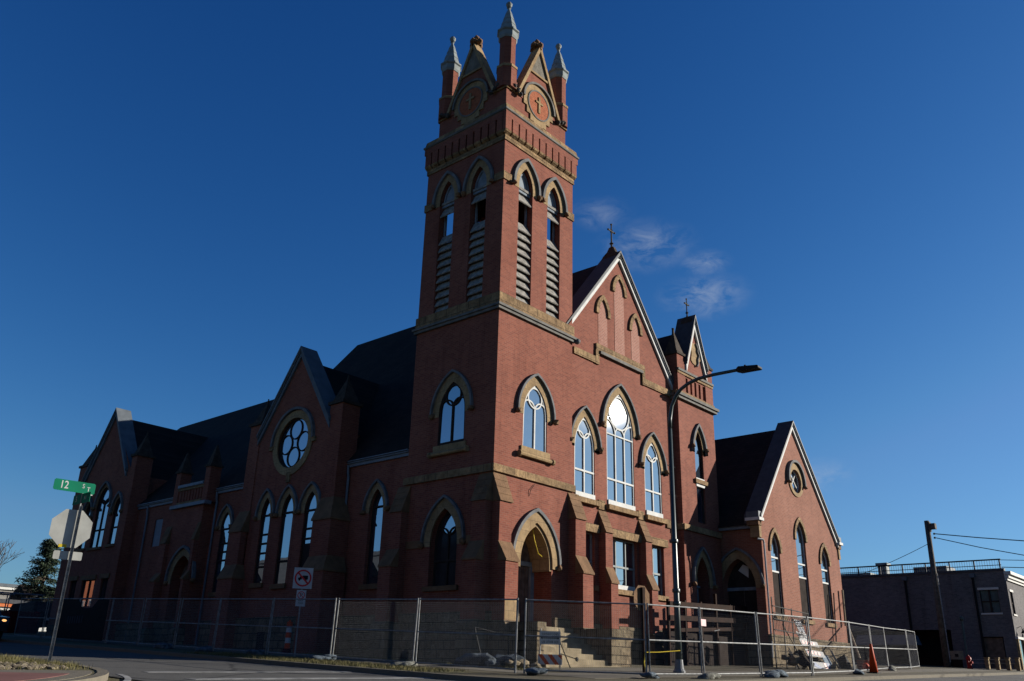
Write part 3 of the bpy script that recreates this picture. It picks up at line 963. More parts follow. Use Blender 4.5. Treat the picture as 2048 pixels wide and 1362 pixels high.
coping(FG, gx, gz, 4.75, gs, .8)
def metal_cross(x, y, z, h, s=1.):
    b = MB()
    b.lathe(x, y, [(.09 * s, z), (.05 * s, z + .1), (.05 * s, z + .2), (.11 * s, z + .25), (.04 * s, z + .33), (.03 * s, z + h)], 'rust', 8)
    zc = z + h * .72
    b.box(x - .24 * s, x - .03, y - .02, y + .02, zc - .03, zc + .03, 'rust'); b.box(x + .03, x + .24 * s, y - .02, y + .02, zc - .03, zc + .03, 'rust')
    for dx, dz in ((-.26 * s, 0), (.26 * s, 0), (0, z + h - zc)):
        b.blob((x + dx, y, zc + dz), .06 * s, 'rust', 2, 1, .1)
    for q in range(8):
        a = q * pi / 4; b.tube([(x + .12 * s * cos(a), y, zc + .12 * s * sin(a)), (x + .12 * s * cos(a + pi / 4), y, zc + .12 * s * sin(a + pi / 4))], .015, 'rust', 4)
    return b
b = metal_cross(8.41, .5, 20.75, 1.3)
o = b.build('gable_cross', ROOT)
b = MB(); b.stack([(20.05, 8.13, 8.69, .0, .95), (20.3, 8.19, 8.63, .08, .87), (20.55, 8.3, 8.52, .25, .7), (20.78, 8.33, 8.49, .35, .6)], 'dark_stone')
b.build('cross_base', o)

# ------------------------------------------------------------------ right-hand stair turret
YT = -.2; FT = FR(YT); xa, xb = 12.83, 16.3
b = MB()
tl = lancet(14.22, 15.0, 8.35, 11.75, 12.9)
td = lancet(13.8, 15.0, 2.9, 5.5, 6.76)
slots = [[(13.66 + .42 * k, 14.66), (13.66 + .42 * k, 15.42), (13.66 + .42 * k + .2, 15.42), (13.66 + .42 * k + .2, 14.66)] for k in range(5)] + \
        [[(15.74, 14.66), (15.74, 15.42), (15.82, 15.42), (15.82, 14.66)]]
b.wall(FT, [(xa, z0), (xb, z0), (xb, 15.75), (15.62, 15.75), (14.68, 18.4), (13.6, 15.75), (xa, 15.75)], [(tl, .12), (td, .6)] + [(s, .3) for s in slots], 'brick')
b.face([(xa, YT, z0), (xa, 3.3, z0), (xa, 3.3, 15.75), (xa, YT, 15.75)], 'brick')
b.face([(xb, YT, z0), (xb, 3.3, z0), (xb, 3.3, 15.75), (xb, YT, 15.75)], 'brick')
b.face([(xa, 3.3, 12), (xb, 3.3, 12), (xb, 3.3, 15.75), (14.66, 3.3, 18.3), (xa, 3.3, 15.75)], 'brick')
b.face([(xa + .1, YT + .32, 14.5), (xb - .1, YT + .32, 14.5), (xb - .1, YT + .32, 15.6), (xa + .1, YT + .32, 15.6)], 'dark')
for a, c in ((xa + .02, xa + .72), (xb - .72, xb + .02)):
    b.box(a, c, YT - .035, YT + .67, 14.45, 16.55, 'brick')
b.build('turret', ROOT)
window(FT, 14.22, 15.0, 8.35, 11.75, 12.9, .12, 'plain', 'darkframe', hood=(11.95, dict(w=.2, drip=.13)), trans=(10.35,), sill=lambda mb: (mb.rect(FT, 14.05, 15.2, 10.22, 10.42, -.11, .1, 'sandstone'), mb.rect(FT, 14.2, 15.0, 10.43, 10.5, -.11, .03, 'white'), mb.rect(FT, 14.2, 15.0, 10.08, 10.215, -.11, .03, 'white')))
b = MB()
for z1, z2, d, m in ((7.82, 8.1, .08, 'sandstone'), (14.15, 14.28, .16, 'hoodlight'), (14.285, 14.42, .24, 'hoodlight'), (14.425, 14.6, .07, 'sandstone'), (15.5, 15.62, .07, 'sandstone'), (15.63, 15.75, .12, 'hoodlight')):
    b.rect(FT, xa - (d if d > .1 and z1 < 15 else 0), xb + (d if z1 > 9 and z1 < 15 else .02), z1, z2, -.05, d, m)
    if z1 < 15: b.box(xa - d, xa + .01, YT + .002, 3.2, z1, z2, m); b.box(xb, xb + d, YT + .002, 3.2, z1, z2, m)
b.build('turret_bands', ROOT)
o = coping(FT, 14.68, 18.38, 1.02, 2.62, .9, .22)
for a, c in ((xa + .02, xa + .72), (xb - .72, xb + .02)):
    b = MB(); m = (a + c) / 2
    b.stack([(16.5, a - .06, c + .06, YT - .1, YT + .75), (16.62, a - .06, c + .06, YT - .1, YT + .75), (16.63, a, c, YT - .03, YT + .68), (17.72, m - .05, m + .05, YT + .27, YT + .37), (17.95, m - .045, m + .045, YT + .275, YT + .365)], 'dark_stone')
    b.blob((m, YT + .32, 17.98), .075, 'dark_stone', 1, 1, .2)
    b.build('pinnacle', ROOT)
b = MB(); q = [(14.68 + .48 * cos(t) * (1 + .3 * cos(3 * t)), 16.95 + .6 * sin(t)) for t in [2 * pi * k / 24 for k in range(24)]]
b.prism(FT, q, -.02, .04, 'arch_stone'); b.line(FT, [(14.75, 17.55), (14.9, 17.3), (14.86, 17.15), (15.0, 16.95), (14.86, 16.7), (14.88, 16.5), (14.75, 16.3)], .06, .03, .12, 'slate')
b.build('carved_panel', ROOT)
b = metal_cross(14.66, .1, 19.1, 1.05, .8)
o = b.build('gable_cross', ROOT)
b = MB(); b.stack([(18.5, 14.5, 14.86, -.25, .5), (18.95, 14.54, 14.82, -.2, .4), (19.12, 14.6, 14.74, 0, .25)], 'dark_stone'); b.build('cross_base', o)
b = MB(); arch_trim(b, FT, 13.8, 15.0, 5.5, 6.76, 5.4, w=.3, drip=.1); b.build('portal_arch', ROOT)
b = MB(); b.rect(FT, 13.8, 15.0, 2.8, 6.8, -.75, -.62, 'board'); b.rect(FT, 13.85, 14.95, 2.9, 5.4, -.62, -.58, 'board'); b.rect(FT, 13.8, 15.0, 5.4, 5.5, -.62, -.5, 'board')
b.rect(FT, 14.0, 14.25, 5.75, 6.1, -.62, -.6, 'yellow')
b.build('door', ROOT)
b = MB()
b.face([(12.6, .3, 15.9), (12.6, 8, 15.9), (14.66, 8, 18.35), (14.66, .3, 18.35)], 'roof'); b.face([(16.5, .3, 15.9), (16.5, 8, 15.9), (14.66, 8, 18.35), (14.66, .3, 18.35)], 'roof')
b.build('turret_roof', ROOT)

# ------------------------------------------------------------------ right-hand gabled wing
YW = -2.3; FW = FR(YW); wa, wb = 16.38, 25.7; wx, wz, ws = 20.88, 14.05, 1.21
b = MB()
rose = circ(20.85, 11.22, .62, 28)
WW = [(17.27, 18.26, 4.3, 7.3, 8.2), (20.24, 21.38, 4.3, 8.2, 9.15), (23.13, 24.17, 4.3, 7.3, 8.2)]
b.wall(FW, [(wa, z0), (wb, z0), (wb, 8.6), (25.55, 8.6), (wx, wz), (16.3, 8.6), (wa, 8.6)][:2] + [(wb, wz - ws * (wb - wx)), (wx, wz), (wa, wz - ws * (wx - wa))], [(rose, .15)] + [(lancet(*w), .13) for w in WW], 'brick_wing')
FS = SD(wa)
ap = lancet(-1.85, -.15, 2.9, 5.55, 6.84)
b.wall(FS, [(YW, z0), (1.2, z0), (1.2, 8.4), (YW, 8.4)], [(ap, .5)], 'brick_wing')
b.face([(wb, YW, z0), (wb, 12, z0), (wb, 12, 8.2), (wb, YW, 8.2)], 'brick_wing')
b.build('wing', ROOT)
for w in WW:
    window(FW, *w, .13, 'plain', 'white', hood=(w[3] - .06, dict(w=.18, drip=0, stone='sandstone', d=.07)), trans=(6.98, 6.32), board=6.28, sill=block_sill(FW, w[0] - .1, w[1] + .1, 4.1, 4.29, .1), fw=.03)
b = MB(); b.line(FW, circ(20.85, 11.22, .62, 28), .07, -.145, -.1, 'white', True)
b.line(FW, [(20.4, 10.75), (21.2, 11.7)], .05, -.145, -.11, 'white'); b.line(FW, [(21.3, 10.85), (20.5, 11.65)], .05, -.144, -.112, 'white')
o = b.build('round_window', ROOT)
b = MB(); b.prism(FW, rose, -.18, -.15, 'glass'); b.build('pane', o)
b = MB(); ri = circ(20.85, 11.22, .62, 40); ro = [(20.85 + .86 * cos(2 * pi * k / 40), 11.22 + (.95 if 0 <= k <= 20 else .82) * sin(2 * pi * k / 40)) for k in range(40)]
b.band(FW, ri, ro, -.05, .05, 'arch_stone', True)
b.line(FW, [(20.85 + .98 * cos(pi * (k / 20 * 1.06 - .03)), 11.2 + 1.08 * sin(pi * (k / 20 * 1.06 - .03))) for k in range(21)], .13, -.03, .16, 'slate')
for s in (-1, 1): b.blob(FW(20.85 + s * .98, 11.05, .1), .12, 'brown_stone', 4, 1, .3)
b.build('hood_mould', o)
coping(FW, wx, wz, 4.72, ws, .7)
b = MB()   # kneelers
for s, x in ((-1, 16.3), (1, 25.62)):
    x0, x1 = sorted((x - s * .1, x + s * .38))
    b.box(x0, x1, YW - .2, YW + .55, 8.52, 8.66, 'white'); b.box(x0 + .06, x1 - .06, YW - .14, YW + .5, 8.66, 8.95, 'coping')
    b.box(x0 + .06, x1 - .06, YW - .1, YW + .5, 8.3, 8.518, 'brown_stone')
    b.box(*sorted((x - s * .02, x + s * .2)), YW - .06, YW + .4, 7.75, 8.298, 'arch_stone')
b.build('kneeler', ROOT)
b = MB(); b.tube([(16.1, YW + .05, 7.66), (16.35, YW - .1, 7.64), (16.42, YW - .1, 7.5), (16.42, YW - .1, 2.4)], .05, 'white', 8)
b.build('downspout', ROOT)
b = MB(); arch_trim(b, FS, -1.85, -.15, 5.55, 6.84, 5.45, w=.36, drip=.1); b.build('portal_arch', ROOT)
b = MB(); b.rect(FS, -1.85, -.15, 2.8, 6.9, -.7, -.52, 'darkframe'); b.rect(FS, -1.85, -.15, 5.4, 5.55, -.52, -.4, 'board'); b.rect(FS, -1.0, -.97, 2.9, 5.4, -.52, -.48, 'door')
b.prism(FS, [(-1.25, 6.0), (-.75, 6.35), (-1.0, 6.62), (-1.3, 6.5)], -.52, -.5, 'whitewall')
b.build('door', ROOT)
b = MB(); b.rect(FS, YW + .3, -.2, 8.2, 8.42, -.1, .2, 'gutter'); b.build('gutter', ROOT)
b = MB()
b.rect(FW, wa, wb, z0, 3.1, -.03, .12, 'limestone'); b.rect(FW, wa, wb, 3.103, 3.4, -.03, .15, 'limestone')
b.rect(FS, YW + .002, -.25, z0, 3.05, -.03, .1, 'limestone')
b.build('wing_base', ROOT)
b = MB()
for s in (-1, 1):
    b.face([(wx, YW + .3, wz + .1), (wx, 14, wz + .1), (wx + s * 4.8, 14, wz + .1 - ws * 4.8), (wx + s * 4.8, YW + .3, wz + .1 - ws * 4.8)], 'roof')
b.build('wing_roof', ROOT)
b = MB(); b.tube([(25.32, YW - .15, 6.1), (25.25, YW - .15, 4.25)], .06, 'palewood', 8)
b.tube([(24.2, YW - .1, 5.85), (23.85, YW - .1, 3.0)], .035, 'rust', 6)
b.build('vent_pipe', ROOT)

# ------------------------------------------------------------------ side street flank
XN, XT = .12, -.5
SN, ST_ = SD(XN), SD(XT)
NW = [(6.08, 6.94, 4.52, 7.44, 8.31), (17.34, 18.13, 4.63, 7.7, 8.43)]
b = MB()
b.wall(SN, [(T, z0), (8.6, z0), (8.6, 9.55), (T, 9.55)], [(lancet(*NW[0]), .2)], 'brick')
b.wall(SN, [(15.3, z0), (19.1, z0), (19.1, 9.55), (15.3, 9.55)], [(lancet(*NW[1]), .06)], 'brick')
bo = [(24.1, 7.24), (24.1, 8.7), (24.95, 8.7), (24.95, 7.24)]
b.wall(SN, [(22.0, z0), (27.4, z0), (27.4, 9.55), (22.0, 9.55)], [(bo, .1)], 'brick')
b.build('nave_wall', ROOT)
for w in NW:
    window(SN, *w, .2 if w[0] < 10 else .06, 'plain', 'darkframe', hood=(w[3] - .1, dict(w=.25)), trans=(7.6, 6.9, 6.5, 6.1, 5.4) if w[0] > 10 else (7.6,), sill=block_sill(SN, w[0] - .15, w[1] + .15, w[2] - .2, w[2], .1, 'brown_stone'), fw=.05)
b = MB(); b.rect(SN, 24.1, 24.95, 7.24, 8.7, -.12, -.06, 'gutter'); b.build('boarded_window', ROOT)
# transepts
def transept(y0, y1, zf, yc, zap, holes, xin):
    b = MB()
    sl = (zap - zf) / (y1 - yc)
    b.wall(ST_, [(y0, z0), (y1, z0), (y1, zf), (yc, zap), (y0, zf)], holes, 'brick')
    for yy in (y0, y1):
        b.face([(XT, yy, z0), (xin, yy, z0), (xin, yy, zf), (XT, yy, zf)], 'brick')
    b.build('transept_wall', ROOT)
    coping(ST_, yc, zap, (y1 - yc) + .05, sl, .75, .3, white=False)
t1y = 12.03
TW = [(9.68, 10.52, 4.98, 7.72, 8.5), (11.35, 12.2, 4.7, 7.72, 8.57), (13.08, 13.8, 4.8, 7.75, 8.58)]
rw = circ(t1y - .05, 10.92, 1.16, 36)
transept(9.35, 14.72, 11.25, t1y, 15.08, [(lancet(*w), .11) for w in TW] + [(rw, .11)], 1.8)
for k, w in enumerate(TW):
    tr = ((7.7, 6.92, 6.5), (7.75, 5.66), (7.77, 6.92, 6.52, 6.1, 5.5))[k]
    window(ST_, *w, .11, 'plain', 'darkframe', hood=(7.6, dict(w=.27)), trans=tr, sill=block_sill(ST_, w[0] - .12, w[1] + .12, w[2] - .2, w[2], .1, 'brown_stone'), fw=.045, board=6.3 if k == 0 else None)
b = MB(); yc = t1y - .05
b.line(ST_, rw, .1, -.105, -.06, 'darkframe', True)
for a, c in ((0, .64), (pi / 2, .64), (pi, .64), (3 * pi / 2, .64)):
    b.line(ST_, circ(yc + c * cos(a), 10.92 + c * sin(a), 0.445, 24), .05, -.105, -.065, 'darkframe', True)
o = b.build('rose_window', ROOT)
b = MB(); b.prism(ST_, rw, -.14, -.11, 'glass'); b.build('pane', o)
b = MB(); b.band(ST_, rw, circ(yc, 10.92, 1.5, 36), -.05, .05, 'arch_stone', True)
b.line(ST_, [(yc + 1.56 * cos(pi * k / 20), 10.92 + 1.6 * sin(pi * k / 20)) for k in range(21)], .12, -.03, .15, 'slate')
for s in (-1, 1): b.rect(ST_, yc + s * 1.6 - .14, yc + s * 1.6 + .14, 10.75, 10.95, -.03, .1, 'sandstone')
b.rect(ST_, yc - .13, yc + .13, 9.1, 9.55, -.03, .08, 'sandstone')
b.build('hood_mould', o)
t2y = 30.75
GW = [(28.0, 28.83, 7.55, 9.35, 10.2), (29.57, 31.1, 7.5, 9.85, 11.0), (31.75, 32.55, 7.55, 9.35, 10.25)]
GL = [(29.5, 31.1, 4.25, 5.7), (31.8, 32.6, 4.3, 5.75), (27.9, 28.7, 4.25, 5.7)]
transept(28.0 - .6, 33.45, 11.4, t2y, 15.35, [(lancet(*w), .1) for w in GW] + [([(a, c), (a, d), (e, d), (e, c)], .12) for a, e, c, d in GL], 3.5)
for k, w in enumerate(GW):
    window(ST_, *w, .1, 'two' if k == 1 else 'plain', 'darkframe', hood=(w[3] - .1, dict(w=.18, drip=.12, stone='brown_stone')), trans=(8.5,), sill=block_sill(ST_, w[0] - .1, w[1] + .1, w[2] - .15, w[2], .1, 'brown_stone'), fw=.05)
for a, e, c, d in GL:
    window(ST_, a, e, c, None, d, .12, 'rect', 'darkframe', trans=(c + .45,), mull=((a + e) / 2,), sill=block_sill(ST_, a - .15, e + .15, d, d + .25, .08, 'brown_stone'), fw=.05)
# corner piers with pyramid tops
def pier(y0, y1, ztop, zpin, low, side):
    b = MB()
    xo = XT - .003
    b.stack([(z0, xo - .05, .4, y0, y1), (ztop, xo - .05, .4, y0, y1)], 'brick')
    if low:
        s0, s1 = (.35, .0) if side < 0 else (.0, .12)
        b.stack([(z0, xo - .62, 0, y0 - s0 - .2, y1 + s1), (5.0, xo - .62, 0, y0 - s0 - .2, y1 + s1)], 'brick')
        b.stack([(5.0, xo - .36, .1, y0 - s0, y1 + s1 - .02), (7.1, xo - .36, .1, y0 - s0, y1 + s1 - .02)], 'brick')
    o = b.build('corner_pier', ROOT)
    b = MB()
    if low:
        b.stack([(5.003, xo - .66, 0, y0 - s0 - .24, y1 + s1 + .03), (5.07, xo - .66, 0, y0 - s0 - .24, y1 + s1 + .03), (5.65, xo - .37, 0, y0 - s0 - .01, y1 + s1 - .01)], 'brown_stone')
        b.stack([(7.103, xo - .42, .1, y0 - s0 - .05, y1 + s1 + .03), (7.16, xo - .42, .1, y0 - s0 - .05, y1 + s1 + .03), (8.1, xo - .06, .1, y0 - .01, y1 - .005)], 'brown_stone')
    e = .09; ym = (y0 + y1) / 2
    b.stack([(ztop + .002, xo - .05 - e, .4 + e, y0 - e, y1 + e), (ztop + .14, xo - .05 - e, .4 + e, y0 - e, y1 + e), (ztop + .16, xo - .02, .37, y0 + .03, y1 - .03), (zpin, -.12, -.04, ym - .04, ym + .04), (zpin + .22, -.1, -.06, ym - .02, ym + .02)], 'dark_stone')
    b.build('pier_cap', o)
pier(8.5, 9.38, 12.2, 13.45, True, -1)
pier(14.7, 15.55, 12.2, 13.45, True, 1)
pier(27.0, 27.6, 12.4, 13.7, False, -1)
pier(33.4, 34.4, 12.6, 13.9, False, 1)
# side porch between the transepts
b = MB()
pd = lancet(19.35, 21.15, 1.9, 5.3, 6.42)
SPX = SD(-.45)
b.wall(SPX, [(19.1, z0), (22.15, z0), (22.15, 9.0), (21.85, 9.9), (19.2, 9.9), (19.1, 9.0)], [(pd, .5)], 'brick')
for yy in (19.1, 22.15): b.face([(-.45, yy, z0), (.3, yy, z0), (.3, yy, 9.8), (-.45, yy, 9.8)], 'brick')
for a, c in ((18.85, 19.3), (21.75, 22.2)): b.box(-.5, .1, a, c, 9.0, 10.75, 'brick')
b.build('side_porch', ROOT)
b = MB()
b.rect(SPX, 18.75, 22.15, 8.85, 9.02, -.2, .18, 'gutter'); b.rect(SPX, 19.3, 21.75, 9.905, 10.05, -.4, .12, 'gutter'); b.rect(SPX, 19.3, 21.75, 9.75, 9.9, -.03, .06, 'sandstone'); b.rect(SPX, 19.3, 21.75, 9.03, 9.16, -.03, .06, 'sandstone')
for k in range(8): b.rect(SPX, 19.45 + k * .28, 19.58 + k * .28, 9.2, 9.72, -.03, .04, 'brick')
for a, c in ((18.85, 19.3), (21.75, 22.2)):
    m = (a + c) / 2
    b.stack([(10.752, -.57, .17, a - .07, c + .07), (10.86, -.57, .17, a - .07, c + .07), (10.88, -.5, .1, a, c), (11.9, -.24, -.16, m - .04, m + .04)], 'dark_stone')
b.build('porch_parapet', ROOT)
b = MB(); arch_trim(b, SPX, 19.35, 21.15, 5.3, 6.42, 5.1, w=.32, drip=.12); b.build('portal_arch', ROOT)
b = MB(); b.rect(SPX, 19.35, 21.15, 1.8, 6.5, -.7, -.52, 'door'); b.rect(SPX, 20.23, 20.27, 1.9, 5.2, -.52, -.5, 'dark'); b.build('door', ROOT)
for u0, u1 in ((19.12, 19.34), (21.9, 22.4)): buttress(SD(-.45), u0, u1, 8.0, .2, .45, 7.1, 5.65, 5.2, 3.0)
b = MB()
for f, u0, u1 in ((SN, T + .1, 8.0), (ST_, 9.4, 14.7), (SN, 15.7, 18.5), (SPX, 19.12, 22.1), (SN, 22.4, 27.0), (ST_, 27.6, 34.3)):
    b.rect(f, u0, u1, z0, 3.05, -.03, .12, 'limestone'); b.rect(f, u0, u1, 3.053, 3.35, -.03, .15, 'limestone')
b.rect(ST_, 12.2, 12.75, 1.9, 2.75, .1, .13, 'darkframe')
b.build('flank_base', ROOT)
b = MB()
for y0, y1 in ((T + .02, 8.45), (15.6, 19.0), (22.2, 27.0)):
    b.rect(SN, y0, y1, 9.42, 9.55, .0, .1, 'gutter'); b.rect(SN, y0, y1, 9.553, 9.68, .0, .18, 'gutter')
b.build('gutter', ROOT)
for yy in (8.42, 18.75, 25.8):
    b = MB(); b.tube([(-.02, yy, 9.5), (.0, yy, 9.2), (.04, yy, 9.0), (.04, yy, 1.8)], .055, 'gutter', 8); b.build('downspout', ROOT)
# main roofs
b = MB()
ez = 9.6; R1, R2 = 20.12, 18.18; KX = 5.2; zk = ez + (R2 - ez) * (KX + .09) / 8.5
for s in (-1, 1):
    ex = 8.41 + s * 8.5
    zq = ez + (R1 - ez) * (4.66 + .09) / 8.5
    if s < 0: b.face([(ex, T + .01, ez), (ex, 19.6, ez), (8.41, 19.6, R1), (8.41, .55, R1), (4.66, .55, zq), (4.66, T + .01, zq)], 'roof')
    else: b.face([(ex, .55, ez), (ex, 19.6, ez), (8.41, 19.6, R1), (8.41, .55, R1)], 'roof')
    ex2 = 8.41 + s * 8.5
    zk = ez + (R2 - ez) * (KX + .09) / 8.5
    if s < 0: b.face([(ex2, 19.6, ez), (ex2, 33.4, ez), (KX, 33.4, zk), (KX, 40.2, zk), (8.41, 40.2, R2), (8.41, 19.6, R2)], 'roof')
    else: b.face([(ex2, 19.6, ez), (ex2, 40.2, ez), (8.41, 40.2, R2), (8.41, 19.6, R2)], 'roof')
b.face([(-.09, 19.6, ez), (16.9, 19.6, ez), (8.41, 19.6, R1)], 'roof')
b.face([(KX, 40.2, 1), (16.8, 40.2, 1), (16.8, 40.2, ez), (8.41, 40.2, R2), (KX, 40.2, zk)], 'brick')
b.face([(16.8, 3, 1), (16.8, 40.2, 1), (16.8, 40.2, ez), (16.8, 3, ez)], 'brick')
b.face([(KX, 33.5, 1), (KX, 40.2, 1), (KX, 40.2, zk), (KX, 33.5, zk)], 'brick')
b.face([(.3, 34.2, 1), (KX, 34.2, 1), (KX, 34.2, zk), (.3, 34.2, ez)], 'brick')
b.build('main_roof', ROOT)
b = MB()
for yc, y0, y1, zr, zf, xr, xf in ((t1y, 9.3, 14.76, 14.98, 11.2, 4.4, 1.3), (t2y, 27.5, 33.5, 15.35, 11.4, 5.75, 1.85)):
    for ye in (y0, y1):
        b.face([(-.2, yc, zr), (xr, yc, zr), (xf, ye, zf), (-.2, ye, zf)], 'roof')
b.build('transept_roof', ROOT)

# ------------------------------------------------------------------ steps and cheek walls
b = MB()
n = 9; g0 = 1.36; rise = (3.0 - g0) / n
for k in range(n):
    yf = -2.3 + .25 * k
    xr = 5.6 if k == 0 else (4.95 if k == 1 else 4.45)
    b.box(.62, xr, yf, -.95 + .95 if k < n - 1 else .95, g0 + rise * k - (.5 if k == 0 else -.002), g0 + rise * (k + 1), 'concrete')
st = b.build('entrance_steps', ROOT)
b = MB()
b.box(.27, .615, -1.95, -.83, .6, 2.7, 'limestone'); b.box(.2, .66, -2.02, -.83, 2.703, 3.0, 'limestone')
b.box(4.46, 5.7, -1.95, -.85, .6, 2.7, 'limestone'); b.box(4.42, 5.78, -2.02, -.85, 2.703, 3.0, 'limestone')
b.build('step_cheek', ROOT)
# ------------------------------------------------------------------ ground, streets, kerbs
def gsheet(name, xs, ys, off, m):
    bm = bmesh.new()
    V = [[bm.verts.new((x, y, G(x, y) + off)) for x in xs] for y in ys]
    for a, b in zip(V, V[1:]):
        for k in range(len(xs) - 1): bm.faces.new((a[k], a[k + 1], b[k + 1], b[k]))
    me = bpy.data.meshes.new(name); bm.to_mesh(me); bm.free()
    me.materials.append(MAT[m])
    o = bpy.data.objects.new(name, me); COL.objects.link(o)
    return struct(o)
def rng(a, b, st):
    n = max(1, int(round((b - a) / st))); return [a + (b - a) * k / n for k in range(n + 1)]
far_ = [-3000, -1500, -700, -350, -180]
gsheet('ground', far_ + rng(-120, 160, 4) + [220, 400, 800, 1600, 3000], far_ + rng(-120, 180, 4) + [240, 400, 800, 1600, 3000], 0, 'grass')
gsheet('front_street', rng(-160, 200, 4), rng(-24, -4.2, 3), .02, 'asphalt')
gsheet('side_street', rng(-14, -6.4, 2.6), rng(-4.19, 165, 4), .02, 'asphalt')
def slab(name, poly, off, m, skirt=.3, step=5., kind='structure'):
    """flat paving that follows the slope, with its edge going down into the ground"""
    t = bmesh.new()
    vs = [t.verts.new((x, y, 0)) for x, y in poly]
    ed = [t.edges.new((vs[k], vs[(k + 1) % len(vs)])) for k in range(len(vs))]
    bmesh.ops.triangle_fill(t, use_beauty=True, edges=ed)
    for _ in range(7):
        L = [e for e in t.edges if e.calc_length() > step]
        if not L: break
        bmesh.ops.subdivide_edges(t, edges=L, cuts=1, use_grid_fill=False)
        bmesh.ops.triangulate(t, faces=t.faces[:])
    bound = [e for e in t.edges if e.is_boundary]
    ex = bmesh.ops.extrude_edge_only(t, edges=bound)
    low = set(v for v in ex['geom'] if isinstance(v, bmesh.types.BMVert))
    for v in t.verts: v.co.z = G(v.co.x, v.co.y) + off - (skirt if v in low else 0)
    bmesh.ops.recalc_face_normals(t, faces=t.faces)
    me = bpy.data.meshes.new(name); t.to_mesh(me); t.free(); me.materials.append(MAT[m])
    o = bpy.data.objects.new(name, me); COL.objects.link(o)
    o['kind'] = kind
    return o
def arcp(cx, cy, r, a0, a1, n=14): return [(cx + r * cos(radians(a0 + (a1 - a0) * k / n)), cy + r * sin(radians(a0 + (a1 - a0) * k / n))) for k in range(n + 1)]
def offs(P, d):
    out = []
    for k, p in enumerate(P):
        a, b = P[max(k - 1, 0)], P[min(k + 1, len(P) - 1)]
        dx, dy = b[0] - a[0], b[1] - a[1]; L = sqrt(dx * dx + dy * dy)
        out.append((p[0] - dy / L * d, p[1] + dx / L * d))
    return out
E_edge = [(-7, 160), (-7, 60), (-7, 20), (-7, -4.6)] + arcp(-2.9, -4.9, 4.1, 180, 270)[1:] + [(30, -9), (120, -9)]
slab('church_lot', offs(E_edge, .12) + [(120, 160)], .12, 'dirt')
slab('kerb', E_edge + offs(E_edge, .17)[::-1], .135, 'walk')
Wk = [(-13.4, 160), (-13.4, 40), (-13.55, 2.2)] + [p for p in arcp(-21.4, 0, 7.8, 0, -90)] + [(-60, -7.8), (-150, -7.8)]
slab('corner_island', offs(Wk, -.12) + [(-150, 160)], .12, 'grass')
slab('kerb', Wk + offs(Wk, -.2)[::-1], .135, 'walk')
def arc2(r0, r1, a0, a1): return arcp(-21.4, 0, r1, a0, a1) + arcp(-21.4, 0, r0, a1, a0)
slab('corner_walk', arc2(4.5, 7.5, -20, -90), .128, 'walk', .05)
slab('tactile_paving', arc2(5.2, 7.15, -30, -52), .134, 'tactile', .02)
slab('front_walk', [(-3.9, -7.3), (60, -7.3), (60, -5.2), (6, -5.2), (6, -2.6), (-.6, -2.6), (-.6, -5.0), (-3.9, -5.0)], .126, 'walk', .05)
slab('side_walk', [(-3.9, -4.99), (-2.5, -4.99), (-2.5, 90), (-3.9, 90)], .126, 'walk', .05)
slab('grass_verge', [(-6.8, -4.4), (-5.0, -4.4), (-5.0, 45), (-6.8, 45)], .124, 'grass', .05)
# worn markings
slab('road_marking', [(-12.55, -1.1), (-7.25, -1.7), (-7.25, -2.0), (-12.55, -1.4)], .026, 'roadpaint', .005)
slab('road_marking', [(-12.9, -3.6), (-7.0, -4.3), (-7.0, -4.75), (-12.9, -4.05)], .026, 'roadpaint', .005)
gut = arcp(-21.4, 0, 8.1, -14, -60, 20)
slab('gutter_line', gut + arcp(-21.4, 0, 8.22, -60, -14, 20), .027, 'roadpaint', .005)

def G2(x, y): return G(x, y) + .12
rnd = random.Random(5)
def blades(name, pts, h, label_kind='stuff'):
    bm = bmesh.new()
    for (x, y) in pts:
        z = G2(x, y); a = rnd.uniform(0, 6.28); hh = h * rnd.uniform(.5, 1.3); w = .007
        dx, dy = cos(a) * w, sin(a) * w; lx, ly = rnd.uniform(-.6, .6) * hh, rnd.uniform(-.6, .6) * hh
        v = [bm.verts.new((x - dx, y - dy, z - .01)), bm.verts.new((x + dx, y + dy, z - .01)), bm.verts.new((x + lx, y + ly, z + hh))]
        bm.faces.new(v)
    me = bpy.data.meshes.new(name); bm.to_mesh(me); bm.free(); me.materials.append(MAT['blade'])
    o = bpy.data.objects.new(name, me); COL.objects.link(o); o['kind'] = label_kind
    return o
P = []
while len(P) < 15000:
    x, y = rnd.uniform(-19, -13.75), rnd.uniform(-2.2, 4.2)
    if (x + 21.4) ** 2 + y ** 2 > 7.6 ** 2 and y < 1: continue
    if y < -1.2 and rnd.random() < .75: continue
    P.append((x, y))
blades('dry_grass', P, .10)
P = [(rnd.uniform(-6.75, -4.9), rnd.uniform(-4, 8)) for _ in range(8000)] + [(rnd.uniform(-2.4, -.9), rnd.uniform(-4, 8)) for _ in range(3500)]
blades('dry_grass', P, .08)
b = MB()
for k in range(260):
    x = rnd.uniform(-17.2, -14.5); y = -1.0 + rnd.uniform(-1.0, .55) + (x + 15.5) * .12
    b.blob((x, y, G2(x, y) + .02), rnd.uniform(.03, .085), 'rockbed', k, 1, .4, (1.2, 1, .8))
o = b.build('river_stones'); o['kind'] = 'stuff'

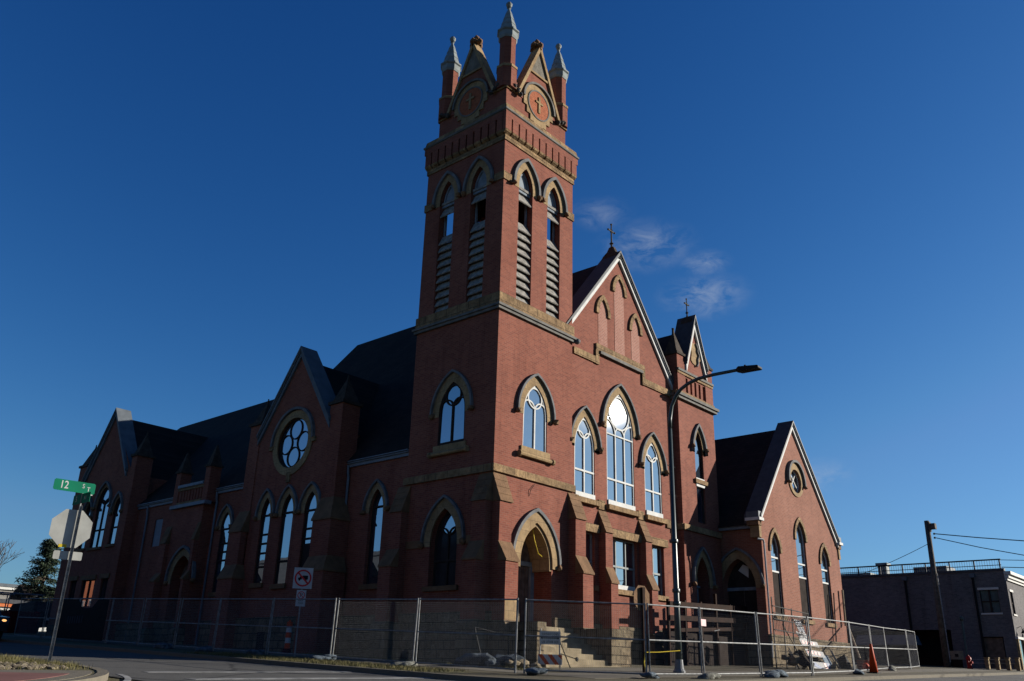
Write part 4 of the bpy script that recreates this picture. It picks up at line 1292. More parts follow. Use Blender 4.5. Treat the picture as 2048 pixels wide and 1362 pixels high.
# ------------------------------------------------------------------ temporary chain-link fence
def panel_proto():
    r = thing('chain_link_fence', '', 'fence panel', (0, 0, 0), 0, 'temporary chain-link fence panels round the church')
    L, H = 3.5, 1.83
    b = MB()
    for x in (.03, L - .03): b.tube([(x, 0, 0), (x, 0, H + .04)], .024, 'galv', 8)
    for z in (.09, .93, H): b.tube([(.03, 0, z), (L - .03, 0, z)], .02, 'galv', 8)
    b.build('frame', r)
    b = MB(); w = .058; n = int((L - .1) / w); st = w / 2
    m = int((H - .12) / st)
    for k in range(n):
        x0 = .05 + k * w
        pts = [(x0 + (st * (.9 if q % 2 else -.1)), (.006 if q % 2 else -.006), .1 + q * st) for q in range(m)]
        # light wire: two-sided thin strip folded into a vee
        rr = .0027
        rings = [[(p[0] - rr, p[1], p[2]), (p[0], p[1] - rr, p[2] + rr), (p[0] + rr, p[1], p[2])] for p in pts]
        b.loft(rings, 'galvdull', cap=False)
    b.build('chain_mesh', r, keep=True)
    return r
side_pts = [(-4.6, -5.3), (-4.6, -1.38), (-4.6, 2.46), (-4.6, 6.0), (-4.6, 9.45), (-4.6, 12.28), (-4.6, 15.2), (-4.6, 18.02), (-4.6, 21.4), (-4.6, 24.8), (-4.6, 28.2)]
front_pts = [(-4.5, -5.45), (-2.1, -7.75), (.1, -8.1), (3.4, -8.2), (6.9, -8.3), (12.0, -7.75), (16.4, -6.9), (20.4, -6.1), (25.0, -5.6), (29.5, -4.6)]
proto = panel_proto(); first = True
def put_panels(pts, labels):
    global first
    for k, (a, c) in enumerate(zip(pts, pts[1:])):
        dx, dy = c[0] - a[0], c[1] - a[1]; L = sqrt(dx * dx + dy * dy)
        loc = (a[0], a[1], G2(a[0], a[1]) + .03)
        rz = atan2(dy, dx)
        if first: o = proto; first = False
        else: o = dup(proto, loc)
        o.location = loc
        pt = -atan2(G2(*c) - G2(*a), L)
        o.rotation_euler = (radians(rnd.uniform(-1.2, 1.2)), pt, rz)
        o.scale = ((L - .06) / 3.5, 1, 1)
        o['label'] = labels[k]
SL = ['sunlit chain-link panel on the side street nearest the front corner of the fence', 'chain-link panel on the side street between the two sunlit post pairs',
      'chain-link panel in shade behind the no-trucks sign', 'shaded chain-link panel just left of the no-trucks sign',
      'shaded chain-link panel below the narrow lancet window left of the rose gable', 'shaded chain-link panel in front of the right jamb of the side porch door',
      'shaded chain-link panel in front of the left jamb of the side porch door', 'shaded chain-link panel just right of the black fabric screen',
      'chain-link panel hung with the black fabric screen, right half', 'chain-link panel hung with the black fabric screen, left half']
FL = ['chain-link panel slanting across the corner in front of the entrance steps', 'narrow chain-link panel beside the brown octagonal sign at the steps',
      'sunlit chain-link panel with a small pink notice, by the street lamp', 'sunlit chain-link panel in front of the timber ramp rails',
      'long sunlit chain-link panel in front of the heap of road signs', 'chain-link panel behind the tall orange cone', 'chain-link panel right of the orange cone',
      'chain-link gate panel near the leaning utility pole', 'last chain-link panel of the front line, beyond the gate']
put_panels(side_pts, SL); put_panels(front_pts, FL)
b = MB()
x = -4.66
ys = rng(18.3, 23.4, .5)
top = [(y, G2(-4.6, y) + 1.82 - (.35 if 19.8 < y < 21.2 else 0) + rnd.uniform(-.03, .03)) for y in ys]
b.band(SD(-4.64), [(y, G2(-4.6, y) + .12) for y in ys], top, 0, .012, 'banner')
o = b.build('fence_screen')
tag(o, 'black mesh fabric screen with a faded blue mark tied along the fence', 'fence screen')
b = MB()
for k in range(7):
    y = 22.0 - k * .24
    b.rect(SD(-4.66), y, y + .1, 3.0, 3.32, .004, .008, 'fadedlogo')
b.build('printed_mark', o, keep=True)

def sandbag(loc, label, m='sack', r=.26, seed=1, grp='sandbags weighting the fence feet'):
    b = MB()
    for k in range(2):
        b.blob((loc[0] + k * .26 - .12, loc[1] + k * .1, G2(loc[0], loc[1]) + .07 + .02 * k), r * .82, m, seed + k, 3, .55, (1.25, .75, .42))
    o = b.build('sandbag', smooth=True)
    tag(o, label, 'sandbag', grp)
for loc, lb, m, r, sd in (((-4.8, 2.35), 'flat blue-white sandbags at the foot of the doubled sunlit fence posts', 'sackblue', .26, 1), ((-4.7, -1.35), 'pale plastic-wrapped sandbag at the foot of the sunlit post left of the corner', 'sack', .3, 3),
                          ((-4.4, -5.8), 'blue-grey sandbag at the fence corner in front of the steps', 'sackblue', .26, 5), ((.35, -8.15), 'bulging pale green-white sandbag at the fence foot right of the street lamp', 'sack', .3, 7),
                          ((3.7, -8.3), 'dark blue sandbag at the fence foot under the timber ramp', 'sackblue', .24, 9), ((4.6, -8.35), 'second dark blue sandbag, right of the one under the timber ramp', 'sackblue', .24, 11),
                          ((-4.8, 6.1), 'shaded sandbag at the fence foot left of the no-trucks sign', 'sackblue', .25, 13), ((-4.8, 9.6), 'shaded pale sandbag at the fence foot below the narrow side lancet', 'sackblue', .27, 15),
                          ((-4.8, 12.4), 'shaded sandbag at the fence foot by the side porch', 'sackblue', .3, 17), ((20.6, -6.2), 'white sandbag lying by the gate near the utility pole', 'sack', .3, 19), ((-2.0, -7.7), 'pale blue sandbag below the brown octagonal sign', 'sackblue', .22, 21),
                          ((12.0, -7.9), 'dark blue sandbag at the foot of the orange cone', 'sackblue', .25, 23)):
    sandbag(loc, lb, m, r, sd)

# ------------------------------------------------------------------ signs
def octagon(u, z, r): return [(u + r * cos(pi / 8 + k * pi / 4), z + r * sin(pi / 8 + k * pi / 4)) for k in range(8)]
# stop sign with street names, seen from behind, left corner
sx, sy = -14.05, .24; sz = G2(sx, sy)
t = thing('street_sign', 'tall galvanised post with green 12 ST name plate above the back of an octagonal sign', 'street sign', (sx, sy, sz))
fl = FR(sy)
an = radians(-18)
def SF(u, z, d):   # plate plane turned a little, facing the camera
    return (sx + u * cos(an) - d * -sin(an), sy + u * sin(an) - d * cos(an), z)
b = MB()
b.prism(lambda u, z, d: SF(u, z, d), [(-.03, sz - .3), (.03, sz - .3), (.03, 4.78), (-.03, 4.78)], -.0, .012, 'galv')
b.prism(SF, [(-.034, sz - .3), (-.03, sz - .3), (-.03, 4.78), (-.034, 4.78)], -.0, .035, 'galv'); b.prism(SF, [(.03, sz - .3), (.034, sz - .3), (.034, 4.78), (.03, 4.78)], -.0, .035, 'galv')
for k in range(60): b.prism(SF, [(-.006, sz + .2 + k * .055), (.006, sz + .2 + k * .055), (.006, sz + .215 + k * .055), (-.006, sz + .215 + k * .055)], .012, .0125, 'dark')
b.build('post', t)
b = MB(); b.prism(SF, octagon(-.11, 4.24, .47), -.03, -.025, 'alu'); 
o = b.build('octagonal_plate', t); o['label'] = 'bare metal back of an octagonal sign with an orange sticker'
b = MB(); b.prism(SF, [(-.3, 3.8), (-.13, 3.8), (-.13, 3.87), (-.3, 3.87)], -.024, -.022, 'yellow'); b.build('sticker', o)
b = MB(); b.prism(SF, [(-.35, 3.53), (.22, 3.53), (.24, 3.55), (.24, 3.70), (.22, 3.72), (-.35, 3.72), (-.37, 3.70), (-.37, 3.55)], -.03, -.026, 'alu'); b.build('small_plate', t)
an2 = radians(-6)
def NF(u, z, d): return (sx + u * cos(an2) + d * sin(an2), sy + u * sin(an2) - d * cos(an2), z)
b = MB(); b.prism(NF, [(-.66, 5.07), (.21, 5.07), (.24, 5.1), (.24, 5.30), (.21, 5.33), (-.66, 5.33), (-.69, 5.3), (-.69, 5.1)], -.004, .004, 'signgreen')
b.prism(NF, [(.05, 5.045), (.2, 5.045), (.2, 5.068), (.05, 5.068)], -.01, .012, 'white')
o = b.build('name_plate', t)
text_obj('12', NF, -.46, 5.205, 0.0055, .175, 'signwhite', o, wide=.8, bold=.012)
text_obj('S', NF, -.03, 5.235, .0055, .10, 'signwhite', o, wide=.85, bold=.012); text_obj('T', NF, .09, 5.175, .0055, .10, 'signwhite', o, wide=.85, bold=.012)
def MF(u, z, d): return (sx - .02 - d, sy - u * 1.0, z)
b = MB(); b.prism(MF, [(-.45, 4.83), (.45, 4.83), (.45, 5.06), (-.45, 5.06)], -.004, .004, 'signgreen')
b.tube([(sx - .02, sy, 4.76), (sx - .02, sy, 5.07)], .02, 'galv', 6)
o = b.build('name_plate', t)
text_obj('5', MF, -.28, 4.945, .0055, .13, 'signwhite', o, wide=.8); text_obj('AV', MF, .2, 4.945, .0055, .1, 'signwhite', o, wide=.8)

def facing(x, y, a):
    c, s = cos(radians(a)), sin(radians(a))
    return lambda u, z, d: (x + u * c + d * s, y + u * s - d * c, z)
# no-trucks / no-parking sign
sx2, sy2 = -3.75, 5.55; z2 = G2(sx2, sy2)
t = thing('traffic_sign', 'no-trucks sign with red circle above a small no-parking plate, on a post behind the fence', 'traffic sign', (sx2, sy2, z2))
f = facing(sx2, sy2, -38)
b = MB(); b.prism(f, [(-.025, z2 - .2), (.025, z2 - .2), (.025, z2 + 2.95), (-.025, z2 + 2.95)], -.02, -.004, 'galv'); b.build('post', t)
zc = z2 + 2.62
b = MB(); b.prism(f, [(-.33, zc - .36), (.33, zc - .36), (.33, zc + .36), (-.33, zc + .36)], -.003, .003, 'signwhite'); o = b.build('square_plate', t)
b = MB(); b.line(f, circ(0, zc, .265, 32), .055, .004, .006, 'signred', True); b.line(f, [(-.18, zc + .18), (.18, zc - .18)], .055, .0085, .0095, 'signred'); b.build('red_ring', o)
b = MB(); b.prism(f, [(-.02, zc - .04), (.17, zc - .04), (.17, zc + .09), (-.02, zc + .09)], .004, .006, 'black'); b.prism(f, [(-.17, zc - .05), (-.04, zc - .05), (-.04, zc + .06), (-.1, zc + .06), (-.12, zc + .02), (-.17, zc + .01)], .004, .006, 'black')
for u in (-.12, .1): b.prism(f, circ(u, zc - .06, .035, 14), .0065, .008, 'black')
b.build('truck_symbol', o, keep=True)
zb = z2 + 1.94
b = MB(); b.prism(f, [(-.165, zb - .28), (.165, zb - .28), (.165, zb + .27), (-.165, zb + .27)], -.003, .003, 'signwhite'); o = b.build('small_plate', t)
b = MB(); b.line(f, circ(0, zb + .1, .115, 24), .025, .004, .005, 'signred', True); b.line(f, [(-.08, zb + .18), (.08, zb + .02)], .022, .007, .008, 'signred'); b.build('red_ring', o)
text_obj('P', f, 0, zb + .1, .0055, .14, 'black', o); text_obj('ANY', f, 0, zb - .09, .0055, .06, 'black', o); text_obj('TIME', f, 0, zb - .18, .0055, .06, 'black', o)
# second octagonal sign seen from behind
sx3, sy3 = 1.53, -5.2; z3 = G2(sx3, sy3)
t = thing('octagonal_sign', 'brown-looking back of an octagonal road sign on a dark post by the entrance steps', 'road sign', (sx3, sy3, z3))
f = facing(sx3, sy3, -6)
b = MB(); b.prism(f, [(-.06, z3 - .2), (.06, z3 - .2), (.06, 4.05), (-.06, 4.05)], .002, .09, 'wood'); b.build('post', t)
b = MB(); b.prism(f, octagon(0, 3.72, .42), -.006, .0, 'brown_stone'); b.build('octagonal_plate', t)

# lettered barricade and shovel in front of the steps
bx, by = -.05, -2.75; zb0 = G2(bx, by)
t = thing('barricade_sign', 'folding barricade with SIDEWALK CLOSED sign above an orange and white striped board', 'barricade', (bx, by, zb0))
f = facing(bx, by, -50)
for s in (-1, 1):
    b = MB(); b.tube([f(s * .33, zb0, .05), f(s * .29, zb0 + 1.2, -.12)], .018, 'galv', 6); b.tube([f(s * .33, zb0, -.4), f(s * .29, zb0 + 1.15, -.15)], .018, 'galv', 6); b.build('leg', t)
b = MB(); b.prism(f, [(-.33, zb0 + .72), (.33, zb0 + .72), (.33, zb0 + 1.12), (-.33, zb0 + 1.12)], -.05, -.04, 'alu'); o = b.build('sign_plate', t)
text_obj('SIDEWALK CLOSED', f, 0, zb0 + 1.03, -.038, .06, 'black', o, wide=.72); text_obj('USE OTHER SIDE', f, 0, zb0 + .79, -.038, .07, 'black', o, wide=.72)
b = MB(); b.line(f, [(-.24, zb0 + .91), (.24, zb0 + .91)], .025, -.039, -.036, 'black')
for s in (-1, 1): b.prism(f, [(s * .24, zb0 + .95), (s * .3, zb0 + .91), (s * .24, zb0 + .87)], -.039, -.036, 'black')
b.build('double_arrow', o, keep=True)
b = MB(); b.prism(f, [(-.38, zb0 + .12), (.38, zb0 + .12), (.38, zb0 + .42), (-.38, zb0 + .42)], .02, .03, 'signwhite')
for k in range(3):
    u = -.38 + k * .3
    b.prism(f, [(max(u, -.38), zb0 + .42), (u + .14, zb0 + .42), (min(u + .38, .38), zb0 + .12), (min(u + .24, .37), zb0 + .12)] if k < 2 else [(.22, zb0 + .42), (.36, zb0 + .42), (.38, zb0 + .40), (.38, zb0 + .27)], .031, .034, 'orange')
b.build('striped_board', t)
b = MB(); sxx, syy = .75, -2.95; zz = G2(sxx, syy)
b.tube([(sxx, syy, zz + .02), (sxx - .3, syy + .3, zz + 1.0)], .018, 'black', 6); b.tube([(sxx - .3, syy + .3, zz + 1.0), (sxx - .42, syy + .42, zz + 1.0)], .018, 'black', 6)
b.tube([(sxx - .3, syy + .2, zz + .45), (sxx + .2, syy - .1, zz + .3)], .014, 'black', 6); b.blob((sxx + .22, syy - .1, zz + .3), .08, 'black', 3, 1, .3, (1, .5, 1))
o = b.build('scooter_frame'); tag(o, 'thin black tubular frame leaning beside the striped barricade', 'frame')

# rubble by the wall
for k, (x, y, r, m, lb, nm, ct) in enumerate(((-2.3, -1.3, .42, 'tarp', 'crumpled blue-grey tarp bundle lying at the wall left of the rubble', 'tarp_bundle', 'tarp'), (-1.5, -1.9, .4, 'tarp', 'second crumpled tarp bundle, between the first and the broken stone', 'tarp_bundle', 'tarp'),
        (-1.0, -2.5, .24, 'rubble', 'sunlit broken stones heaped beside the barricade', 'rubble_heap', 'rubble'), (-.55, -2.0, .32, 'rubble', 'darker broken stone heap against the left step cheek', 'rubble_heap', 'rubble'))):
    b = MB()
    for q in range(4):
        xx, yy = x + rnd.uniform(-.4, .4), y + rnd.uniform(-.3, .3)
        b.blob((xx, yy, G2(xx, yy) + r * .35), r * rnd.uniform(.6, 1), m, k * 10 + q, 2, .5, (1.2, 1, .6))
    tag(b.build(nm), lb, ct)
b = MB(); xx, yy = -1.3, -1.2; zz = G2(xx, yy)
b.tube([(-1.6, -.9, zz + 1.15), (-.4, -1.3, zz + .95)], .03, 'black', 5); b.tube([(-1.6, -.9, zz + 1.15), (-1.35, -1.1, zz)], .03, 'black', 5); b.tube([(-.4, -1.3, zz + .95), (-.5, -1.4, zz)], .03, 'black', 5)
tag(b.build('trestle'), 'dark trestle standing against the stone base left of the steps', 'trestle')

# ------------------------------------------------------------------ street lamp
lx, ly = 2.97, -5.6; lz = G2(lx, ly)
t = thing('street_lamp', 'tall dark green street lamp with a curved arm and flat lamp head over the street', 'street lamp', (lx, ly, lz))
b = MB(); b.tube([(lx, ly, lz - .05), (lx, ly, lz + 2), (lx, ly, 9.6)], .115, 'lampgreen', 14, .075)
for z in (3.6, 4.0, 5.6): b.lathe(lx, ly, [(.122, z), (.128, z + .02), (.128, z + .1), (.12, z + .12)], 'lampgreen', 14)
b.build('pole', t, smooth=True)
b = MB(); b.lathe(lx, ly, [(.2, lz - .02), (.2, lz + .05), (.15, lz + .12), (.125, lz + .4)], 'galvdull', 14); b.build('base', t)
A = [(-5.6, 9.5), (-5.62, 9.9), (-5.71, 10.35), (-5.89, 10.68), (-6.12, 10.9), (-6.42, 11.05), (-6.85, 11.15), (-7.4, 11.17), (-8.4, 11.15)]
b = MB(); b.tube([(lx, y, z) for y, z in A], .075, 'lampgreen', 10, .055); b.build('arm', t, smooth=True)
b = MB()
b.loft([[(lx - w, y, z0_), (lx + w, y, z0_), (lx + w, y, z1_), (lx - w, y, z1_)] for y, w, z0_, z1_ in ((-8.3, .06, 11.08, 11.2), (-8.42, .16, 11.05, 11.22), (-9.1, .17, 11.03, 11.13), (-9.13, .15, 11.05, 11.11))], 'black')
b.lathe(lx, -8.6, [(.04, 11.18), (.04, 11.26), (.02, 11.28)], 'black', 8)
b.build('lamp_head', t)
b = MB()
for z in (7.2, 8.2): b.tube([(lx - .25, ly, z), (lx + .25, ly, z)], .015, 'black', 5)
b.build('bracket', t)

# ------------------------------------------------------------------ ramp, railing, stored road signs
t = thing('timber_ramp', 'dark brown timber ramp with plank rails coloured as if shaded, before the right porch', 'ramp', (13.5, -1.3, G2(13.5, -1.3)))
FRm = FR(-1.3)
b = MB(); b.prism(FRm, [(10.4, 3.2), (16.2, 3.55), (16.2, 3.7), (10.4, 3.35)], -.9, .0, 'wood'); b.build('deck', t)
for dz in (4.3, 3.75):
    b = MB(); b.prism(FRm, [(9.5, dz - .14), (16.3, dz + .12), (16.3, dz + .32), (9.5, dz + .06)], .02, .07, 'wood'); b.build('rail', t)
for k in range(6):
    u = 9.5 + k * 1.33
    b = MB(); b.rect(FRm, u - .05, u + .05, .9, 4.45 + (.4 if k == 3 else 0) + k * .04, -.09, .018, 'wood'); b.build('post', t)
b = MB(); b.rect(FRm, 9.3, 16.2, .8, 3.2, -.2, -.12, 'darkframe'); b.build('skirt', t)
t = thing('iron_railing', 'black ornamental iron railing above the heap of road signs, by the wing corner', 'railing', (15.4, -3.9, G2(15.4, -3.9)))
f = FR(-3.9)
b = MB()
for z in (4.38, 4.1, 3.86, 3.42): b.line(f, [(13.6, z + .02), (17.2, z - .08)], .035, 0, .035, 'black')
for k in range(25): b.rect(f, 13.7 + k * .143, 13.713 + k * .143, 3.36, 3.84, .004, .018, 'black')
for k in range(18): b.line(f, [(13.65 + k * .2, 4.06), (13.75 + k * .2, 3.88), (13.85 + k * .2, 4.06)], .022, .006, .02, 'black')
b.build('panel', t)
for u in (13.6, 14.6, 15.5, 17.2):
    b = MB(); b.rect(f, u - .03, u + .03, 1.5, 4.42 + (.35 if u == 13.6 else 0), -.035, -.002, 'black'); b.build('post', t)
def leaning(name, u0, u1, z0_, z1_, y0, lean, m, label, cat, skew=0.):
    """a board whose foot stands further out than its top"""
    def f(u, z, d):
        k = (z - z0_) / max(z1_ - z0_, .01)
        return (u - skew * k, y0 + lean * k - d, z)
    b = MB(); b.prism(f, [(u0, z0_), (u1, z0_), (u1, z1_), (u0, z1_)], -.03, 0, m)
    o = b.build(name); tag(o, label, cat)
    return o, f
HX, HY, HZ, HK, HU = 17.09, -4.0, 2.75, .02236, .0285     # the heap's middle, and metres per measured unit
def heap_board(name, c4, d, m, label, cat):
    f0 = facing(HX, HY, -12)
    P = [((a - 1625) * HU, HZ - (b_ - 1300) * HK) for a, b_ in c4]
    zb_, zt_ = min(q[1] for q in P), max(q[1] for q in P)
    f = lambda u, z, dd: f0(u, z, d - .25 * (z - zb_) / (zt_ - zb_ + .5) + dd)
    b = MB(); b.prism(f, P, -.03, 0, m)
    o = b.build(name); tag(o, label, cat)
    return o, (lambda a, b_, dd, f=f: f((a - 1625) * HU, HZ - (b_ - 1300) * HK, dd)), f, P
def quad(mb, g, pts, m, dd=.004):
    mb.prism(g, pts, dd, dd + .003, m)
o, g_, f, P_ = heap_board('notice_board', [(1590, 1243.5), (1607, 1245), (1612, 1270), (1596, 1267)], .0, 'signwhite', 'white notice board printed with blue lines, topmost of the stored signs', 'notice board')
b = MB()
for k in range(6):
    y = 1249 + k * 3.1; x0 = 1593.5 + k * .75
    quad(b, g_, [(x0, y), (x0 + (12 if k != 2 else 9), y + 1), (x0 + (12 if k != 2 else 9), y + (2.2 if k in (0, 4) else 1.7)), (x0, y + (1.2 if k in (0, 4) else .7))], 'blue')
b.build('printed_lines', o, keep=True)
o, g_, f, P_ = heap_board('road_sign', [(1586, 1266.5), (1610, 1271), (1613, 1284), (1591, 1281)], .12, 'signwhite', 'white sign reading ROAD in the heap, below the printed notice board', 'road sign')
text_obj('ROAD', f, (1600.5 - 1625) * HU, HZ - (1276.5 - 1300) * HK, .004, .15, 'black', o, wide=1.0, bold=.01)
for c4, d, n0, lb in (([(1588, 1281), (1632, 1285), (1634, 1295), (1591, 1292)], .2, 1592, 'upper white barricade board with red blocks, just under the ROAD sign'), ([(1596, 1299), (1640, 1303), (1642, 1314), (1599, 1312)], .3, 1599, 'lower white barricade board with red blocks, second under the ROAD sign')):
    o, g_, f, P_ = heap_board('barricade_board', c4, d, 'signwhite', lb, 'barricade board')
    b = MB()
    for k in range(4):
        x = n0 + 1 + k * 8.6; y = c4[0][1] + 2.4 + k * .8
        quad(b, g_, [(x, y), (x + 5, y + .4), (x + 5.3, y + 6.4), (x + .3, y + 6)], 'signred')
    b.build('stripes', o, keep=True)
o, g_, f, P_ = heap_board('barricade_board', [(1603, 1322), (1648, 1324), (1650, 1335), (1604, 1335)], .42, 'signwhite', 'lowest barricade board, blue and white with a red end', 'barricade board')
b = MB(); quad(b, g_, [(1604, 1325), (1612, 1323.5), (1626, 1334), (1616, 1334.5), (1604, 1329)], 'blue'); quad(b, g_, [(1633, 1324), (1638, 1324), (1640, 1334), (1634, 1334)], 'signred'); quad(b, g_, [(1639, 1324.5), (1647.5, 1324.8), (1649, 1334.2), (1641, 1334.2)], 'blue')
b.build('stripes', o, keep=True)
heap_board('plastic_sheet', [(1637, 1311), (1652, 1309), (1664, 1337), (1662, 1344), (1652, 1345), (1645, 1338)], .36, 'paleblue', 'pale blue plastic board leaning at the right end of the stored signs', 'board')
b = MB(); b.tube([(15.9, -4.3, 1.75), (15.1, -3.6, 3.75)], .03, 'palewood', 6); tag(b.build('timber_pole'), 'thin grey pole leaning against the iron railing', 'pole')
b = MB(); b.tube([(25.2, -2.6, 4.25), (21.2, -4.6, 2.3)], .05, 'palewood', 6); tag(b.build('timber_pole'), 'long pale timber leaning beside the right end of the brick wing', 'pole')
b = MB()
for k in range(16):
    x, y = rnd.uniform(14.1, 20.4), rnd.uniform(-4.6, -3.7)
    if k < 9: x = rnd.uniform(14.0, 16.6)
    b.blob((x, y, G2(x, y) + rnd.uniform(.05, .7 if x < 16.6 else .2)), rnd.uniform(.12, .3), ('rubble', 'darkframe', 'rubber')[k % 3], k, 1, .5)
for k in range(10):
    x = rnd.uniform(14.4, 20); b.tube([(x, -4.2, G2(x, -4.2)), (x - .25, -3.9, G2(x, -4) + rnd.uniform(.4, .9))], .02, 'galv', 5)
b.build('debris_heap')['kind'] = 'stuff'
b = MB(); b.box(20.3, 21.2, -5.3, -4.7, G2(20, -5), G2(20, -5) + .42, 'terracotta'); b.box(20.36, 21.14, -5.24, -4.76, G2(20, -5) + .421, G2(20, -5) + .5, 'wood'); b.blob((20.0, -5.2, G2(20, -5) + .15), .2, 'orange', 4, 1, .4)
tag(b.build('brick_stack'), 'small stack of reddish bricks right of the stored signs', 'brick stack')
b = MB(); b.tube([(.6, -8.22, 2.65), (.95, -8.2, 2.7)], .01, 'galv', 4); b.rect(FR(-8.2), -.15, .12, 2.75, 2.93, .03, .034, 'pink'); tag(b.build('fence_notice'), 'small pale pink notice tied to the top of the sunlit fence', 'notice')
b = MB(); b.tube([(1.5, -5.3, 2.1), (2.0, -5.45, 2.12), (2.9, -5.7, 2.2)], .013, 'yellow', 5); b.tube([(1.5, -5.3, 2.1), (1.35, -5.35, 1.8), (1.4, -5.4, 1.4)], .02, 'yellow', 5)
tag(b.build('caution_tape'), 'thin yellow caution tape tied between the octagonal sign and the lamp post', 'tape')

def cone(x, y, h, label, name='traffic_cone'):
    z = G2(x, y); t = thing(name, label, 'cone', (x, y, z))
    b = MB(); b.lathe(x, y, [(.17, z + .03), (.05, z + h), (.03, z + h + .02)], 'orange', 14); b.build('body', t, smooth=True)
    b = MB(); b.box(x - .22, x + .22, y - .22, y + .22, z - .02, z + .035, 'rubber'); b.build('base', t)
b_ = 0
cone(14.9, -7.4, 1.1, 'tall plain orange cone by the fence right of the stored signs')
x, y = -2.3, 8.1; z = G2(x, y)
t = thing('channelizer_tube', 'orange and white banded marker tube in shade behind the no-trucks sign', 'marker tube', (x, y, z))
b = MB(); hh = 1.15
for k, m in enumerate(('rubber', 'orange', 'signwhite', 'orange', 'signwhite', 'orange')): 
    z0_, z1_ = z + hh * k / 6, z + hh * (k + 1) / 6 - .002
    b.lathe(x, y, [(.11 if k else .2, z0_), (.10 if k else .14, z1_)], m if k else 'maroon', 12)
b.lathe(x, y, [(.05, z + hh), (.03, z + hh + .06)], 'orange', 10)
b.build('tube', t)

# ------------------------------------------------------------------ right: brick building, pole, posts
t = thing('brick_building', 'two storey dark grey-brown brick building with a roof rail at the right edge', 'building', (45, 0, 2.0))
XB, YB = 40.0, -7.2; FX, FY = SD(XB), FR(YB)
b = MB()
wn = [(-6.62, 5.82), (-6.62, 7.22), (-5.55, 7.22), (-5.55, 5.82)]
rc = [(-3.5, 1.6), (-3.5, 4.85), (6, 4.85), (6, 1.6)]; gd = [(-6.5, 2.3), (-6.5, 4.4), (-5.2, 4.4), (-5.2, 2.3)]
b.wall(FX, [(YB, 1.5), (16, 1.5), (16, 8.35), (YB, 8.35)], [(wn, .15), (rc, 1.5), (gd, .3)], 'greybrick')
w2 = [(40.35, 5.75), (40.35, 7.1), (41.05, 7.1), (41.05, 5.75)]
b.wall(FY, [(XB, 1.5), (58, 1.5), (58, 8.1), (XB, 8.1)], [(w2, .12)], 'greybrick')
b.face([(XB, YB, 8.2), (58, YB, 8.2), (58, 16, 8.2), (XB, 16, 8.2)], 'dark')
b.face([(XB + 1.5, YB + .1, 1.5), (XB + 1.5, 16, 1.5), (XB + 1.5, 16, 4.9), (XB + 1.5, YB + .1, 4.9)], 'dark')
b.build('wall', t)
b = MB()
b.rect(FX, YB + .01, 16, 8.35, 8.5, -.3, .06, 'coping_dark')
for k, (z0_, z1_, d) in enumerate(((7.75, 7.9, .1), (7.903, 8.1, .2), (8.103, 8.3, .35))): b.rect(FY, XB - .02 - k * .04, 58, z0_, z1_, -.05, d, 'creamtrim')
b.build('cornice', t)
def simple_win(f, u0, u1, z0_, z1_, rev, trim):
    b = MB(); b.line(f, [(u0, z0_), (u0, z1_), (u1, z1_), (u1, z0_)], .1, -rev, -rev + .06, 'darkframe', True); b.line(f, [((u0 + u1) / 2, z0_), ((u0 + u1) / 2, z1_)], .12, -rev, -rev + .065, 'darkframe'); b.line(f, [(u0, (z0_ + z1_) / 2), (u1, (z0_ + z1_) / 2)], .06, -rev, -rev + .07, 'darkframe')
    w = b.build('window', t)
    b = MB(); b.rect(f, u0, u1, z0_, z1_, -rev - .03, -rev - .001, trim); b.build('pane', w)
    b = MB(); b.rect(f, u0 - .08, u1 + .08, z1_, z1_ + .14, -.02, .05, 'creamtrim'); b.rect(f, u0 - .08, u1 + .08, z0_ - .1, z0_, -.02, .06, 'creamtrim'); b.build('trim', w)
simple_win(FX, -6.62, -5.55, 5.82, 7.22, .15, 'farglass'); simple_win(FY, 40.35, 41.05, 5.75, 7.1, .12, 'glass')
for u0 in (40.2, 41.6):
    b = MB(); b.rect(FY, u0, u0 + 1.1, 2.6, 4.2, -.02, .03, 'glass'); b.rect(FY, u0 - .25, u0 - .02, 2.2, 4.25, -.02, .12, 'tanstone'); b.rect(FY, u0 - .3, u0 + 1.2, 4.253, 4.4, -.02, .15, 'creamtrim'); b.build('shop_window', t)
    b = MB(); p = FY(u0 + .6, 4.75, .3); b.lathe(p[0], p[1], [(.16, p[2] - .12), (.05, p[2] + .05), (.02, p[2] + .1)], 'black', 10); b.tube([p, (p[0], p[1] + .1, p[2] + .3), (p[0], p[1] + .3, p[2] + .2)], .02, 'black', 5); b.build('gooseneck_lamp', t)
b = MB(); b.rect(FY, XB - .1, 58, 1.6, 2.6, -.02, .08, 'tanstone'); b.rect(FX, YB - .08, YB + .35, 1.6, 2.8, -.02, .09, 'tanstone'); b.build('stone_base', t)
for u in (-1.1, -5.3):
    b = MB(); b.rect(FX, u - .15, u + .15, 8.0, 8.25, .01, .2, 'coping'); b.rect(FX, u - .06, u + .06, 1.8, 7.99, .01, .12, 'black'); b.build('downspout', t)
b = MB()
zr = 9.1
b.line(FX, [(YB + .2, zr), (14, zr)], .08, -.4, -.32, 'black'); b.line(FX, [(YB + .2, zr - .35), (14, zr - .35)], .04, -.38, -.34, 'black')
for k in range(14): b.rect(FX, YB + .25 + k * 1.5, YB + .33 + k * 1.5, 8.4, zr, -.4, -.33, 'coping_dark')
for k in range(140): b.rect(FX, YB + .25 + k * .15, YB + .265 + k * .15, 8.5, zr - .02, -.37, -.355, 'black')
b.build('roof_rail', t)
b = MB(); b.stack([(8.3, 42, 42.6, .7, 1.3), (9.3, 42, 42.6, .7, 1.3), (9.32, 41.9, 42.7, .6, 1.4), (9.5, 41.9, 42.7, .6, 1.4)], 'zinc'); b.build('chimney', t)
